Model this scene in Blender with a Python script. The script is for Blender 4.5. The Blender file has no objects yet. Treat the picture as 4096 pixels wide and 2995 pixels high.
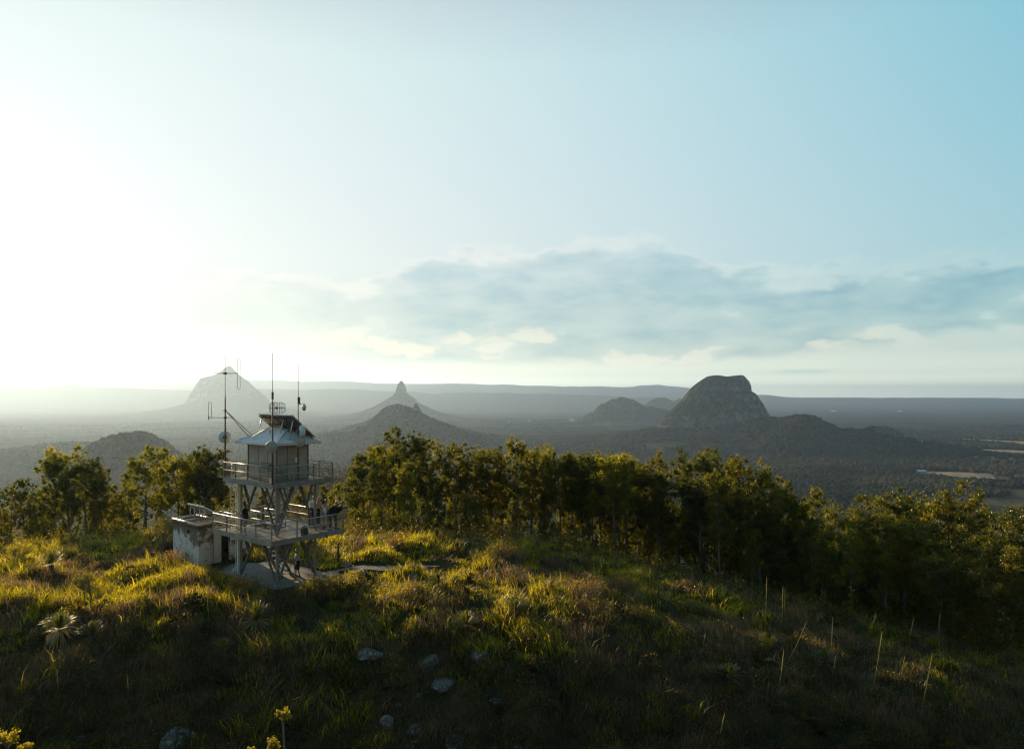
import bpy, math, random
import numpy as np
from mathutils import Vector, Matrix
R = math.radians
rng = np.random.default_rng(7)
random.seed(7)
sc = bpy.context.scene
COL = sc.collection
F, CX, HY, CZ = 683.0, 512.0, 396.0, 10.25      # focal length in pixels, picture centre, horizon row, camera height
SUN_AZ, SUN_EL = R(-40), R(12)

# ---------------------------------------------------------------- noise
def _hash(ix, iy, seed):
    n = (ix.astype(np.int64) * 374761393 + iy.astype(np.int64) * 668265263 + seed * 1442695041) & 0x7fffffff
    n = ((n ^ (n >> 13)) * 1274126177) & 0x7fffffff
    n = n ^ (n >> 16)
    return (n & 0xffffff) / float(0xffffff)
def vnoise(x, y, seed=0):
    x = np.asarray(x, float); y = np.asarray(y, float)
    ix = np.floor(x); iy = np.floor(y)
    fx = x - ix; fy = y - iy
    fx = fx * fx * (3 - 2 * fx); fy = fy * fy * (3 - 2 * fy)
    a = _hash(ix, iy, seed); b = _hash(ix + 1, iy, seed)
    c = _hash(ix, iy + 1, seed); d = _hash(ix + 1, iy + 1, seed)
    return (a * (1 - fx) + b * fx) * (1 - fy) + (c * (1 - fx) + d * fx) * fy
def fbm(x, y, seed=0, octv=4):
    s = 0; a = 0.5; t = 0
    x = np.asarray(x, float); y = np.asarray(y, float)
    for k in range(octv):
        s = s + a * vnoise(x, y, seed + k * 17); t += a
        x = x * 2.03 + 5.3; y = y * 2.03 + 1.7; a *= 0.5
    return s / t * 2 - 1
def sstep(a, b, x):
    t = np.clip((x - a) / (b - a), 0, 1)
    return t * t * (3 - 2 * t)

# ---------------------------------------------------------------- materials
def new_mat(name):
    m = bpy.data.materials.new(name); m.use_nodes = True
    nt = m.node_tree; nt.nodes.clear()
    out = nt.nodes.new('ShaderNodeOutputMaterial')
    return m, nt, out
def N(nt, typ, ins=None, **kw):
    n = nt.nodes.new(typ)
    for k, v in kw.items(): setattr(n, k, v)
    if ins:
        for k, v in ins.items():
            if hasattr(v, 'bl_idname') or isinstance(v, bpy.types.NodeSocket): nt.links.new(v, n.inputs[k])
            else: n.inputs[k].default_value = v
    return n
def math_n(nt, op, a, b=None, c=None, clamp=False):
    n = nt.nodes.new('ShaderNodeMath'); n.operation = op; n.use_clamp = clamp
    for i, v in enumerate((a, b, c)):
        if v is None: continue
        if isinstance(v, bpy.types.NodeSocket): nt.links.new(v, n.inputs[i])
        else: n.inputs[i].default_value = v
    return n.outputs[0]
def mixc(nt, f, a, b, mode='MIX'):
    n = nt.nodes.new('ShaderNodeMix'); n.data_type = 'RGBA'; n.blend_type = mode
    for idx, v in ((0, f), (6, a), (7, b)):
        if isinstance(v, bpy.types.NodeSocket): nt.links.new(v, n.inputs[idx])
        elif idx == 0: n.inputs[0].default_value = v
        else: n.inputs[idx].default_value = (*v, 1) if len(v) == 3 else v
    return n.outputs[2]
def ramp(nt, fac, stops, interp='LINEAR'):
    n = nt.nodes.new('ShaderNodeValToRGB'); cr = n.color_ramp; cr.interpolation = interp
    while len(cr.elements) > 1: cr.elements.remove(cr.elements[-1])
    for i, (p, c) in enumerate(stops):
        e = cr.elements[0] if i == 0 else cr.elements.new(p)
        e.position = p
        e.color = (c, c, c, 1) if isinstance(c, (int, float)) else (*c, 1)
    nt.links.new(fac, n.inputs[0])
    return n.outputs[0]
def noise_n(nt, scale, detail=4, rough=0.55, vec=None, dist=0.0):
    n = N(nt, 'ShaderNodeTexNoise'); n.inputs['Scale'].default_value = scale
    n.inputs['Detail'].default_value = detail; n.inputs['Roughness'].default_value = rough
    n.inputs['Distortion'].default_value = dist
    if vec is not None: nt.links.new(vec, n.inputs['Vector'])
    return n.outputs['Fac']
def obj_vec(nt): return N(nt, 'ShaderNodeTexCoord').outputs['Object']

def simple(name, c1, c2=None, rough=0.6, metal=0.0, scale=6.0, bump=0.0, spec=0.4):
    """two-tone weathered surface"""
    m, nt, out = new_mat(name)
    v = obj_vec(nt)
    b = N(nt, 'ShaderNodeBsdfPrincipled')
    if c2 is None: c2 = tuple(x * 0.75 for x in c1)
    f = noise_n(nt, scale, 6, 0.65, v)
    f2 = noise_n(nt, scale * 6, 3, 0.6, v)
    ff = math_n(nt, 'ADD', math_n(nt, 'MULTIPLY', f, 0.7), math_n(nt, 'MULTIPLY', f2, 0.3))
    col = ramp(nt, ff, [(0.38, c1), (0.62, c2)])
    nt.links.new(col, b.inputs['Base Color'])
    r = ramp(nt, f2, [(0.3, max(rough - 0.12, 0.03)), (0.7, min(rough + 0.12, 1))])
    nt.links.new(r, b.inputs['Roughness'])
    b.inputs['Metallic'].default_value = metal
    b.inputs['Specular IOR Level'].default_value = spec
    if bump:
        bp = N(nt, 'ShaderNodeBump', {'Strength': bump, 'Distance': 0.02, 'Height': ff})
        nt.links.new(bp.outputs[0], b.inputs['Normal'])
    nt.links.new(b.outputs[0], out.inputs[0])
    return m

def leaf_mat(name, trans=0.5, gloss=0.12, tcol=(1.9, 1.7, 0.7), rnd=False, tints=None):
    """leaf or blade: diffuse + translucent, colour from the blade's own attribute"""
    m, nt, out = new_mat(name)
    a = N(nt, 'ShaderNodeAttribute', attribute_name='tint').outputs['Color']
    if rnd:
        oi = N(nt, 'ShaderNodeObjectInfo').outputs['Random']
        a = mixc(nt, 1.0, a, ramp(nt, oi, tints), 'MULTIPLY')
    d = N(nt, 'ShaderNodeBsdfDiffuse', {'Color': a})
    tc = mixc(nt, 1.0, a, tcol, 'MULTIPLY')
    t = N(nt, 'ShaderNodeBsdfTranslucent', {'Color': tc})
    g = N(nt, 'ShaderNodeBsdfGlossy', {'Roughness': 0.42, 'Color': (0.8, 0.8, 0.75, 1)})
    s1 = N(nt, 'ShaderNodeMixShader', {0: trans, 1: d.outputs[0], 2: t.outputs[0]})
    fr = N(nt, 'ShaderNodeFresnel', {'IOR': 1.4})
    f2 = math_n(nt, 'MULTIPLY', fr.outputs[0], gloss * 4)
    f2 = math_n(nt, 'MINIMUM', f2, gloss * 2)
    s2 = N(nt, 'ShaderNodeMixShader', {0: f2, 1: s1.outputs[0], 2: g.outputs[0]})
    nt.links.new(s2.outputs[0], out.inputs[0])
    return m

M = {}
M['galv'] = simple('galvanised_steel', (0.33, 0.31, 0.285), (0.21, 0.20, 0.18), 0.5, 0.35, 3, 0.1)
M['galv_dark'] = simple('weathered_steel', (0.17, 0.17, 0.17), (0.10, 0.09, 0.08), 0.6, 0.3, 4, 0.1)
M['rail'] = simple('railing_pipe_steel', (0.50, 0.51, 0.50), (0.36, 0.36, 0.35), 0.38, 0.4, 5)
M['rust'] = simple('rusty_steel', (0.20, 0.12, 0.07), (0.11, 0.07, 0.05), 0.7, 0.2, 8, 0.1)
M['fascia'] = simple('deck_channel_grey', (0.30, 0.29, 0.27), (0.19, 0.185, 0.17), 0.55, 0.2, 2.5, 0.1)
M['floor'] = simple('deck_plate', (0.15, 0.14, 0.125), (0.08, 0.075, 0.07), 0.5, 0.2, 3, 0.3)
M['panel'] = simple('cabin_panel', (0.44, 0.38, 0.31), (0.33, 0.285, 0.235), 0.75, 0, 2.2, 0.15)
M['panel_trim'] = simple('cabin_trim', (0.17, 0.165, 0.16), (0.12, 0.12, 0.12), 0.6, 0, 4)
M['roofing'] = simple('corrugated_zinc', (0.86, 0.88, 0.88), (0.66, 0.70, 0.72), 0.4, 0.0, 2.0, 0.1)
M['dish'] = simple('dish_plastic', (0.52, 0.50, 0.46), (0.40, 0.38, 0.34), 0.55, 0, 4)
M['dish_white'] = simple('white_enamel', (0.80, 0.80, 0.78), (0.66, 0.66, 0.64), 0.4, 0, 5)
M['solar_cell'] = simple('solar_cell', (0.02, 0.025, 0.05), (0.03, 0.035, 0.06), 0.15, 0, 4)
M['solar_back'] = simple('solar_backsheet', (0.16, 0.14, 0.12), (0.11, 0.10, 0.09), 0.6, 0, 4)
M['alu'] = simple('aluminium', (0.66, 0.67, 0.68), (0.52, 0.52, 0.52), 0.35, 0.5, 5)
M['black'] = simple('black_plastic', (0.03, 0.03, 0.03), (0.05, 0.05, 0.05), 0.5, 0, 6)
M['concrete'] = simple('weathered_concrete', (0.21, 0.19, 0.165), (0.115, 0.10, 0.088), 0.85, 0, 1.2, 0.35)
M['wood'] = simple('grey_timber', (0.14, 0.11, 0.08), (0.08, 0.06, 0.045), 0.85, 0, 9, 0.4)
M['bark'] = simple('eucalypt_bark', (0.20, 0.16, 0.12), (0.09, 0.07, 0.055), 0.85, 0, 1.6, 0.5)
M['twig'] = simple('dry_twig', (0.22, 0.18, 0.15), (0.13, 0.10, 0.08), 0.85, 0, 5)
M['spear'] = simple('flower_spear', (0.62, 0.46, 0.12), (0.42, 0.29, 0.08), 0.8, 0, 7)
M['roof_white'] = simple('pale_roof_sheet', (0.72, 0.74, 0.74), (0.6, 0.62, 0.62), 0.4, 0.1, 0.1)
M['roof_brown'] = simple('brown_roof_sheet', (0.25, 0.15, 0.10), (0.18, 0.11, 0.08), 0.6, 0, 0.1)
M['wall_cream'] = simple('cream_wall', (0.55, 0.5, 0.42), (0.45, 0.4, 0.34), 0.8, 0, 0.2)
M['glass'] = simple('dark_glass', (0.03, 0.035, 0.04), (0.02, 0.02, 0.025), 0.1, 0, 1)
M['skin'] = simple('skin', (0.42, 0.26, 0.18), (0.36, 0.21, 0.15), 0.5, 0, 9)
M['hair'] = simple('dark_hair', (0.025, 0.018, 0.013), (0.04, 0.028, 0.02), 0.45, 0, 40)
M['hair_fair'] = simple('fair_hair', (0.42, 0.32, 0.2), (0.3, 0.22, 0.13), 0.45, 0, 40)
def cloth(n, c): 
    M[n] = simple(n, c, tuple(x * 0.8 for x in c), 0.85, 0, 7, 0.3)
cloth('cloth_black', (0.018, 0.018, 0.02)); cloth('cloth_grey', (0.24, 0.26, 0.28)); cloth('cloth_white', (0.72, 0.73, 0.74))
cloth('cloth_pink', (0.55, 0.36, 0.29)); cloth('cloth_dark', (0.05, 0.052, 0.06)); cloth('cloth_marl', (0.36, 0.36, 0.35))
cloth('shoe_white', (0.7, 0.7, 0.68)); cloth('shoe_dark', (0.06, 0.05, 0.05)); cloth('cap_white', (0.75, 0.74, 0.7))

TINTS = [(0.0, (1.0, 0.94, 0.7)), (0.2, (0.6, 0.74, 0.8)), (0.4, (1.2, 1.15, 0.75)), (0.6, (0.5, 0.6, 0.75)), (0.8, (0.95, 1.05, 0.8)), (1.0, (1.6, 1.6, 0.75))]
M['leaf'] = leaf_mat('eucalypt_leaf', 0.5, 0.05, (6.8, 6.2, 1.1), True, TINTS)
M['grass'] = leaf_mat('grass_blade', 0.6, 0.04, (14.0, 10.6, 1.1))
M['dry'] = leaf_mat('dry_grass_blade', 0.55, 0.04, (3.4, 2.9, 2.1))
M['spiky'] = leaf_mat('grass_tree_leaf', 0.45, 0.03, (4.6, 4.0, 1.2))
M['bush'] = leaf_mat('bush_leaf', 0.5, 0.05, (4.0, 3.2, 0.9))
M['canopy'] = leaf_mat('forest_canopy', 0.25, 0.0, (2.2, 1.8, 0.8))

# ---------------------------------------------------------------- mesh building
class MB:
    """collects boxes, tubes, plates... into ONE mesh"""
    def __init__(s): s.v = []; s.f = []
    def add(s, v, f):
        n = len(s.v); s.v += [tuple(p) for p in v]; s.f += [tuple(i + n for i in q) for q in f]; return s
    def box(s, c, size, mat=None):
        x, y, z = (a / 2 for a in size)
        pts = [Vector((sx * x, sy * y, sz * z)) for sz in (-1, 1) for sy in (-1, 1) for sx in (-1, 1)]
        if mat is not None: pts = [mat @ p for p in pts]
        c = Vector(c)
        return s.add([p + c for p in pts], [(0, 2, 3, 1), (4, 5, 7, 6), (0, 1, 5, 4), (2, 6, 7, 3), (0, 4, 6, 2), (1, 3, 7, 5)])
    def bbox(s, lo, hi):
        return s.box([(a + b) / 2 for a, b in zip(lo, hi)], [abs(b - a) for a, b in zip(lo, hi)])
    def tube(s, p, q, r0, r1=None, n=8, caps=True):
        return s.path([p, q], [r0, r0 if r1 is None else r1], n, caps)
    def path(s, pts, rad, n=8, caps=True):
        pts = [Vector(p) for p in pts]
        if not hasattr(rad, '__len__'): rad = [rad] * len(pts)
        rings = []; up = None
        for i, p in enumerate(pts):
            d = (pts[min(i + 1, len(pts) - 1)] - pts[max(i - 1, 0)])
            if d.length < 1e-9: d = Vector((0, 0, 1))
            d.normalize()
            if up is None:
                up = Vector((0, 0, 1)) if abs(d.z) < 0.9 else Vector((1, 0, 0))
            a = d.cross(up).normalized(); b = a.cross(d).normalized(); up = b
            rings.append([p + (a * math.cos(t) + b * math.sin(t)) * rad[i] for t in [2 * math.pi * k / n for k in range(n)]])
        v = [x for r in rings for x in r]; f = []
        for i in range(len(pts) - 1):
            for k in range(n):
                f.append((i * n + k, i * n + (k + 1) % n, (i + 1) * n + (k + 1) % n, (i + 1) * n + k))
        if caps:
            f.append(tuple(reversed(range(n)))); f.append(tuple((len(pts) - 1) * n + k for k in range(n)))
        return s.add(v, f)
    def beam(s, p, q, w, h, up=(0, 0, 1)):
        p = Vector(p); q = Vector(q); d = (q - p); L = d.length; d.normalize()
        up = Vector(up)
        if abs(d.dot(up)) > 0.95: up = Vector((1, 0, 0))
        a = d.cross(up).normalized(); b = a.cross(d).normalized()
        m = Matrix((a, d, b)).transposed()
        return s.box((p + q) / 2, (w, L, h), m)
    def sphere(s, c, r, nu=12, nv=8, mat=None):
        if not hasattr(r, '__len__'): r = (r, r, r)
        v = []; f = []
        for i in range(nv + 1):
            th = math.pi * i / nv
            for k in range(nu):
                ph = 2 * math.pi * k / nu
                p = Vector((r[0] * math.sin(th) * math.cos(ph), r[1] * math.sin(th) * math.sin(ph), r[2] * math.cos(th)))
                if mat is not None: p = mat @ p
                v.append(p + Vector(c))
        for i in range(nv):
            for k in range(nu):
                f.append((i * nu + k, (i + 1) * nu + k, (i + 1) * nu + (k + 1) % nu, i * nu + (k + 1) % nu))
        return s.add(v, f)
    def lathe(s, prof, n=20, M4=None):
        """prof: list of (r, z); M4: 4x4 placement"""
        v = []; f = []
        for (r, z) in prof:
            for k in range(n):
                t = 2 * math.pi * k / n; p = Vector((r * math.cos(t), r * math.sin(t), z))
                v.append(M4 @ p if M4 is not None else p)
        for i in range(len(prof) - 1):
            for k in range(n):
                f.append((i * n + k, i * n + (k + 1) % n, (i + 1) * n + (k + 1) % n, (i + 1) * n + k))
        return s.add(v, f)
    def build(s, name, mat, parent=None, smooth=False, loc=None):
        me = bpy.data.meshes.new(name); me.from_pydata(s.v, [], s.f); me.update()
        me.materials.append(mat)
        if smooth: me.polygons.foreach_set('use_smooth', [True] * len(me.polygons))
        o = bpy.data.objects.new(name, me); COL.objects.link(o)
        if parent: o.parent = parent
        if loc is not None: o.location = loc
        return o

def np_mesh(name, V, quads=None, tris=None, mat=None, tint=None, smooth=False, parent=None, uvless=True):
    me = bpy.data.meshes.new(name)
    nq = 0 if quads is None else len(quads); ntr = 0 if tris is None else len(tris)
    me.vertices.add(len(V)); me.vertices.foreach_set('co', np.asarray(V, np.float32).ravel())
    loops = []; starts = []
    if nq: loops.append(np.asarray(quads, np.int32).ravel()); starts.append(np.arange(nq) * 4)
    if ntr: loops.append(np.asarray(tris, np.int32).ravel()); starts.append(nq * 4 + np.arange(ntr) * 3)
    L = np.concatenate(loops); S = np.concatenate(starts)
    me.loops.add(len(L)); me.loops.foreach_set('vertex_index', L)
    me.polygons.add(nq + ntr); me.polygons.foreach_set('loop_start', S.astype(np.int32))
    if smooth: me.polygons.foreach_set('use_smooth', np.ones(nq + ntr, bool))
    if tint is not None:
        at = me.attributes.new('tint', 'FLOAT_COLOR', 'POINT')
        c = np.ones((len(V), 4), np.float32); c[:, :3] = tint
        at.data.foreach_set('color', c.ravel())
    me.update(calc_edges=True)
    if mat: me.materials.append(mat)
    o = bpy.data.objects.new(name, me); COL.objects.link(o)
    if parent: o.parent = parent
    return o

def tag(o, label=None, cat=None, group=None, kind=None):
    if label: o['label'] = label
    if cat: o['category'] = cat
    if group: o['group'] = group
    if kind: o['kind'] = kind
    return o
def empty(name, loc=(0, 0, 0), rz=0.0):
    o = bpy.data.objects.new(name, None); COL.objects.link(o); o.location = loc; o.rotation_euler = (0, 0, rz)
    o.empty_display_size = 0.3
    return o
def copy_tree(o, parent=None):
    c = o.copy(); COL.objects.link(c)
    if parent: c.parent = parent
    for ch in [x for x in bpy.data.objects if x.parent == o]: copy_tree(ch, c)
    return c
# ---------------------------------------------------------------- terrain
PLAIN = -220.0
def az_of(px): return (px - CX) / F
# ridge line of the grassy hilltop: along X the height of the crest, its far edge and its near edge
_cx = [-90, -60, -30, -13, 0, 6, 11, 17, 21, 26, 35, 60, 100]
_cz = [-6, -1.8, -0.4, 0, -0.15, -0.7, -1.5, -2.6, -3.3, -4.2, -6.2, -14, -28]
_fx = [-90, -45, -20, -5, 4, 11, 17, 21, 26, 40, 100]
_fy = [44, 46, 50, 48, 46.5, 43.5, 40.5, 38, 36.5, 34, 30]
_nx = [-90, -45, -25, -13, 0, 12, 22, 40, 100]
_ny = [32, 33.5, 34.5, 35.2, 35.5, 34, 31.5, 28, 20]
TW_C = Vector((-13.33, 38.91, 0)); TW_A = R(51.8)
UX, UY = math.cos(TW_A), math.sin(TW_A)
def T(u, v, z=0.0):                                  # tower frame -> world
    return Vector((TW_C.x + u * UX - v * UY, TW_C.y + u * UY + v * UX, z))
PATH = [(-17.2, 41.6), (-15.2, 41.3), (-13.4, 40.6), (-12.2, 39.7), (-11.0, 39.15), (-10.1, 39.9), (-9.0, 41.0), (-7.6, 40.9), (-6.2, 41.3), (-4.4, 41.6)]
def seg_dist(X, Y, pts):
    d = np.full(np.shape(X), 1e9)
    for (x0, y0), (x1, y1) in zip(pts[:-1], pts[1:]):
        dx, dy = x1 - x0, y1 - y0
        t = np.clip(((X - x0) * dx + (Y - y0) * dy) / (dx * dx + dy * dy), 0, 1)
        d = np.minimum(d, np.hypot(X - x0 - t * dx, Y - y0 - t * dy))
    return d
def flat_mask(X, Y):
    """1 on the slab, the path and round the tower foot, 0 on the grass"""
    du = (X - TW_C.x) * UX + (Y - TW_C.y) * UY; dv = -(X - TW_C.x) * UY + (Y - TW_C.y) * UX
    d1 = np.maximum(np.maximum(-1.7 - du, du - 2.2), np.maximum(-2.5 - dv, dv - 3.6))
    d2 = seg_dist(X, Y, PATH) - 0.62 + 0.25 * fbm(X / 0.9, Y / 0.9, 301, 2)
    return 1 - np.minimum(sstep(-.1, 0.7, d1), sstep(0.0, 1.7, d2))
def hill(X, Y, px, D, ztop, sx, sy, p=2.0, rot=0.0):
    cx, cy = az_of(px) * D, D
    dx, dy = X - cx, Y - cy
    a = math.atan2(cx, cy) + rot
    lx = dx * math.cos(a) - dy * math.sin(a); ly = dx * math.sin(a) + dy * math.cos(a)
    r = np.sqrt((lx / sx) ** 2 + (ly / sy) ** 2)
    return (ztop - PLAIN) * np.exp(-r ** p)
RPX = [-600, -200, 0, 40, 75, 100, 150, 200, 262, 300, 350, 400, 450, 500, 560, 600, 632, 640, 660, 675, 692, 720, 756, 770, 789, 825, 900, 960, 1024, 1500]
RPY = [380, 377, 378.5, 378.5, 376.3, 379, 380.5, 381, 379.3, 381, 381.5, 384, 383, 384.5, 386, 386.2, 387, 385.5, 384.9, 386.4, 388.4, 391, 394.6, 395.2, 397, 398, 398.3, 398.5, 398.8, 399]
def Hfar(X, Y):
    r = np.hypot(X, Y - 40)
    W = np.exp(-(r / 300.0) ** 1.6)
    z = PLAIN + 220 * W
    nz = fbm(X / 90, Y / 90, 3, 4)
    z = z + nz * 9 * sstep(60, 260, r) * (1 - 0.5 * sstep(1500, 4000, r))
    z = z + fbm(X / 700, Y / 700, 5, 3) * 14 * sstep(500, 1500, r)
    h = np.zeros_like(z)
    for a in ((128, 1500, -88, 150, 230, 2.2), (385, 620, -54, 85, 150, 2.0), (325, 760, -78, 130, 160, 2.0), (70, 2300, -165, 330, 380, 1.8),
              (400, 3200, -38, 290, 420, 1.35), (416, 3200, -160, 30, 60, 2.0), (340, 2900, -165, 300, 300, 1.7),
              (401, 7000, 61, 300, 500, 1.2), (802, 3000, -82, 190, 330, 2.4), (772, 3100, -96, 200, 260, 2.2), (880, 2950, -124, 140, 260, 2.2), (850, 2950, -140, 330, 280, 2.4),
              (620, 6000, 10, 270, 420, 2.0), (640, 6200, -95, 480, 500, 2.0), (661, 8000, 12, 250, 380, 2.0), (681, 8200, 0, 160, 300, 2.0),
              (725, 3420, -102, 470, 420, 1.9), (690, 3300, -140, 420, 300, 1.8), (228, 9000, 80, 580, 1000, 1.6)):
        h = np.maximum(h, hill(X, Y, *a))
    lump = 1 + 0.13 * fbm(X / 160, Y / 160, 21, 4)
    z = z + h * lump
    az = np.arctan2(X, np.maximum(Y, 1e-3)); px = CX + F * np.tan(np.clip(az, -1.3, 1.3))
    D = np.hypot(X, Y) * np.cos(az)                  # depth
    yr = np.interp(px, RPX, RPY)
    yr = yr - 0.9 * fbm(px / 22, px * 0, 31, 5)
    zr = CZ + (HY - yr) * 18000 / F
    front = np.where(Y > 0, np.exp(-((np.minimum(D, 18000) - 18000) / 3800.0) ** 2), 0) * (1 + .25 * fbm(X / 1500, Y / 1500, 77, 4) * sstep(17500, 15500, D))
    z = z + np.maximum(zr - z, 0) * front
    z2 = CZ + (HY - (yr + 8.5 + 2.2 * fbm(px / 40, px * 0, 37, 4))) * 12500 / F
    z = z + np.maximum(z2 - z, 0) * np.where((Y > 0) & (D < 16000), np.exp(-((D - 12500) / 1500.0) ** 2), 0) * sstep(720, 600, px)
    # farther back layer, a low blue line
    zb = CZ + (HY - (yr + 1.2)) * 30000 / F
    z = z + np.maximum(zb - z, 0) * np.where(Y > 0, np.exp(-((D - 30000) / 3000.0) ** 2), 0)
    return z
def Hnear(X, Y):
    zc = np.interp(X, _cx, _cz)
    yf = np.interp(X, _fx, _fy); yn = np.interp(X, _nx, _ny)
    db = np.maximum(Y - yf, 0); df = np.maximum(yn - Y, 0)
    z = zc - 0.30 * db * db / (db + 5) - 0.42 * df * df / (df + 4.5)
    return z
def clear_noise(X, Y): return fbm(X / 330, Y / 330, 91, 4)
def mounds(X, Y, cell=1.9, seed=200):
    x = X / cell; y = Y / cell; ix = np.floor(x); iy = np.floor(y); h = np.zeros_like(x)
    for dx in (-1, 0, 1):
        for dy in (-1, 0, 1):
            jx, jy = ix + dx, iy + dy
            cx = jx + _hash(jx, jy, seed); cy = jy + _hash(jx, jy, seed + 1)
            r = .42 + .5 * _hash(jx, jy, seed + 2); t = .12 + .62 * _hash(jx, jy, seed + 3) ** 1.6
            h = np.maximum(h, t * np.sqrt(np.maximum(0, 1 - ((x - cx) ** 2 + (y - cy) ** 2) / (r * r))))
    return h
def bumps(X, Y):
    return mounds(X, Y) - .25 + 0.30 * fbm(X / 2.4, Y / 2.4, 41, 3) + 0.12 * fbm(X / 0.8, Y / 0.8, 43, 2) + 0.35 * fbm(X / 9, Y / 9, 47, 2)
def H(X, Y):
    X = np.asarray(X, float); Y = np.asarray(Y, float)
    r = np.hypot(X, Y - 38)
    t = sstep(32, 110, r)
    zn = Hnear(X, Y)
    z = zn * (1 - t) + Hfar(X, Y) * t
    m = flat_mask(X, Y) if np.size(X) else 0
    nz = bumps(X, Y) * (1 - sstep(80, 300, r))
    z = z + nz * (1 - m)
    # under the slab: a level pad
    return z
def ground_at(x, y): return float(H(np.array([x]), np.array([y]))[0])
def ray_ground(px, py, dmin=14.0, dmax=80.0):
    """the point of the ground that shows at this picture position"""
    D = np.arange(dmin, dmax, 0.1)
    X = az_of(px) * D; Z = CZ - (py - HY) / F * D
    g = H(X, D)
    k = np.argmax(g >= Z)
    return Vector((X[k], D[k], g[k]))

def build_ground():
    az1 = np.arange(-46, 46.001, 0.12)
    az = np.concatenate([np.arange(-180, -46.5, 3.0), az1, np.arange(48, 180, 3.0)])
    rr = [4, 8, 12, 15, 17]
    while rr[-1] < 72: rr.append(rr[-1] + 0.34)
    while rr[-1] < 35500: rr.append(rr[-1] * 1.02)
    rr = np.array(rr)
    A, Rr = np.meshgrid(R(1) * az, rr)
    X = Rr * np.sin(A); Y = Rr * np.cos(A)
    Z = H(X, Y)
    # tree-top roughness where the woods are no longer built tree by tree
    far = sstep(4200, 6000, Rr)
    Z = Z + far * 10 * (vnoise(X / 60, Y / 60, 61))
    n, m = A.shape
    V = np.stack([X, Y, Z], -1).reshape(-1, 3)
    V = np.vstack([V, [[0, 0, float(H(np.array([0.]), np.array([0.]))[0])]]])
    i = np.arange(n - 1)[:, None]; j = np.arange(m)[None, :]; j2 = (j + 1) % m
    q = np.stack([i * m + j, i * m + j2, (i + 1) * m + j2, (i + 1) * m + j], -1).reshape(-1, 4)[:, ::-1]
    j = np.arange(m)
    t = np.stack([j, np.full(m, n * m), (j + 1) % m], -1)[:, ::-1]
    # material
    mt, nt, out = new_mat('soil_litter_and_distant_woods')
    geo = N(nt, 'ShaderNodeNewGeometry').outputs['Position']
    clr = N(nt, 'ShaderNodeAttribute', attribute_name='clearing').outputs['Fac']
    sep = N(nt, 'ShaderNodeSeparateXYZ', {0: geo})
    dist = N(nt, 'ShaderNodeVectorMath', {0: geo}, operation='LENGTH').outputs['Value']
    n1 = noise_n(nt, 0.9, 6, 0.6, geo); n2 = noise_n(nt, 6.0, 4, 0.6, geo)
    near = ramp(nt, math_n(nt, 'ADD', math_n(nt, 'MULTIPLY', n1, 0.6), math_n(nt, 'MULTIPLY', n2, 0.4)),
                [(0.35, (0.035, 0.030, 0.014)), (0.5, (0.06, 0.052, 0.022)), (0.66, (0.10, 0.075, 0.04))])
    n3 = noise_n(nt, 0.02, 7, 0.62, geo); n4 = noise_n(nt, 0.0016, 6, 0.6, geo)
    woods = ramp(nt, n3, [(0.32, (0.020, 0.024, 0.014)), (0.5, (0.042, 0.044, 0.024)), (0.68, (0.075, 0.066, 0.036))])
    pad = ramp(nt, n4, [(0.58, 0.0), (0.68, 1.0)])
    n5 = noise_n(nt, 0.006, 4, 0.6, geo)
    fieldc = ramp(nt, n5, [(0.35, (0.07, 0.062, 0.036)), (0.6, (0.14, 0.11, 0.065))])
    dm = math_n(nt, 'MULTIPLY', pad, ramp(nt, math_n(nt, 'DIVIDE', dist, 10000.0), [(0.36, 0.0), (0.5, 0.75), (1.0, 0.75)]))
    zlow = math_n(nt, 'LESS_THAN', sep.outputs['Z'], -165.0)
    dm = math_n(nt, 'MULTIPLY', dm, zlow)
    woods = mixc(nt, math_n(nt, 'MAXIMUM', dm, clr), woods, fieldc)
    f = math_n(nt, 'DIVIDE', dist, 260.0)
    f = ramp(nt, f, [(0.3, 0.0), (0.6, 1.0)])
    col = mixc(nt, f, near, woods)
    b = N(nt, 'ShaderNodeBsdfDiffuse', {'Color': col, 'Roughness': 1.0})
    nt.links.new(b.outputs[0], out.inputs[0])
    o = np_mesh('ground', V, q, t, mt, smooth=True)
    at = o.data.attributes.new('clearing', 'FLOAT', 'POINT'); XX, YY = V[:, 0], V[:, 1]
    cl = sstep(.40, .46, clear_noise(XX, YY)) * sstep(900, 1300, np.hypot(XX, YY)) * (1 - sstep(6000, 9000, np.hypot(XX, YY))); at.data.foreach_set('value', cl.astype(np.float32))
    tag(o, 'hilltop soil running down to a wooded plain', None, None, 'structure')
    return o

def drape(name, poly_px, mat, lift, label, z=PLAIN, n=24):
    """a field on the plain: four picture corners laid on the ground"""
    P = []
    for px, py in poly_px:
        D = (CZ - z - 6) * F / (py - HY); P.append((az_of(px) * D, D))
    (a, b, c, d) = [np.array(p) for p in P]
    V = []
    for i in range(n + 1):
        for j in range(n + 1):
            s, t = i / n, j / n
            p = (a * (1 - s) + b * s) * (1 - t) + (d * (1 - s) + c * s) * t
            V.append((p[0], p[1], 0))
    V = np.array(V)
    V[:, 2] = H(V[:, 0], V[:, 1]) + lift
    q = [(i * (n + 1) + j, (i + 1) * (n + 1) + j, (i + 1) * (n + 1) + j + 1, i * (n + 1) + j + 1) for i in range(n) for j in range(n)]
    o = np_mesh(name, V, q, None, mat)
    tag(o, label, None, None, 'structure')
    return P

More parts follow.
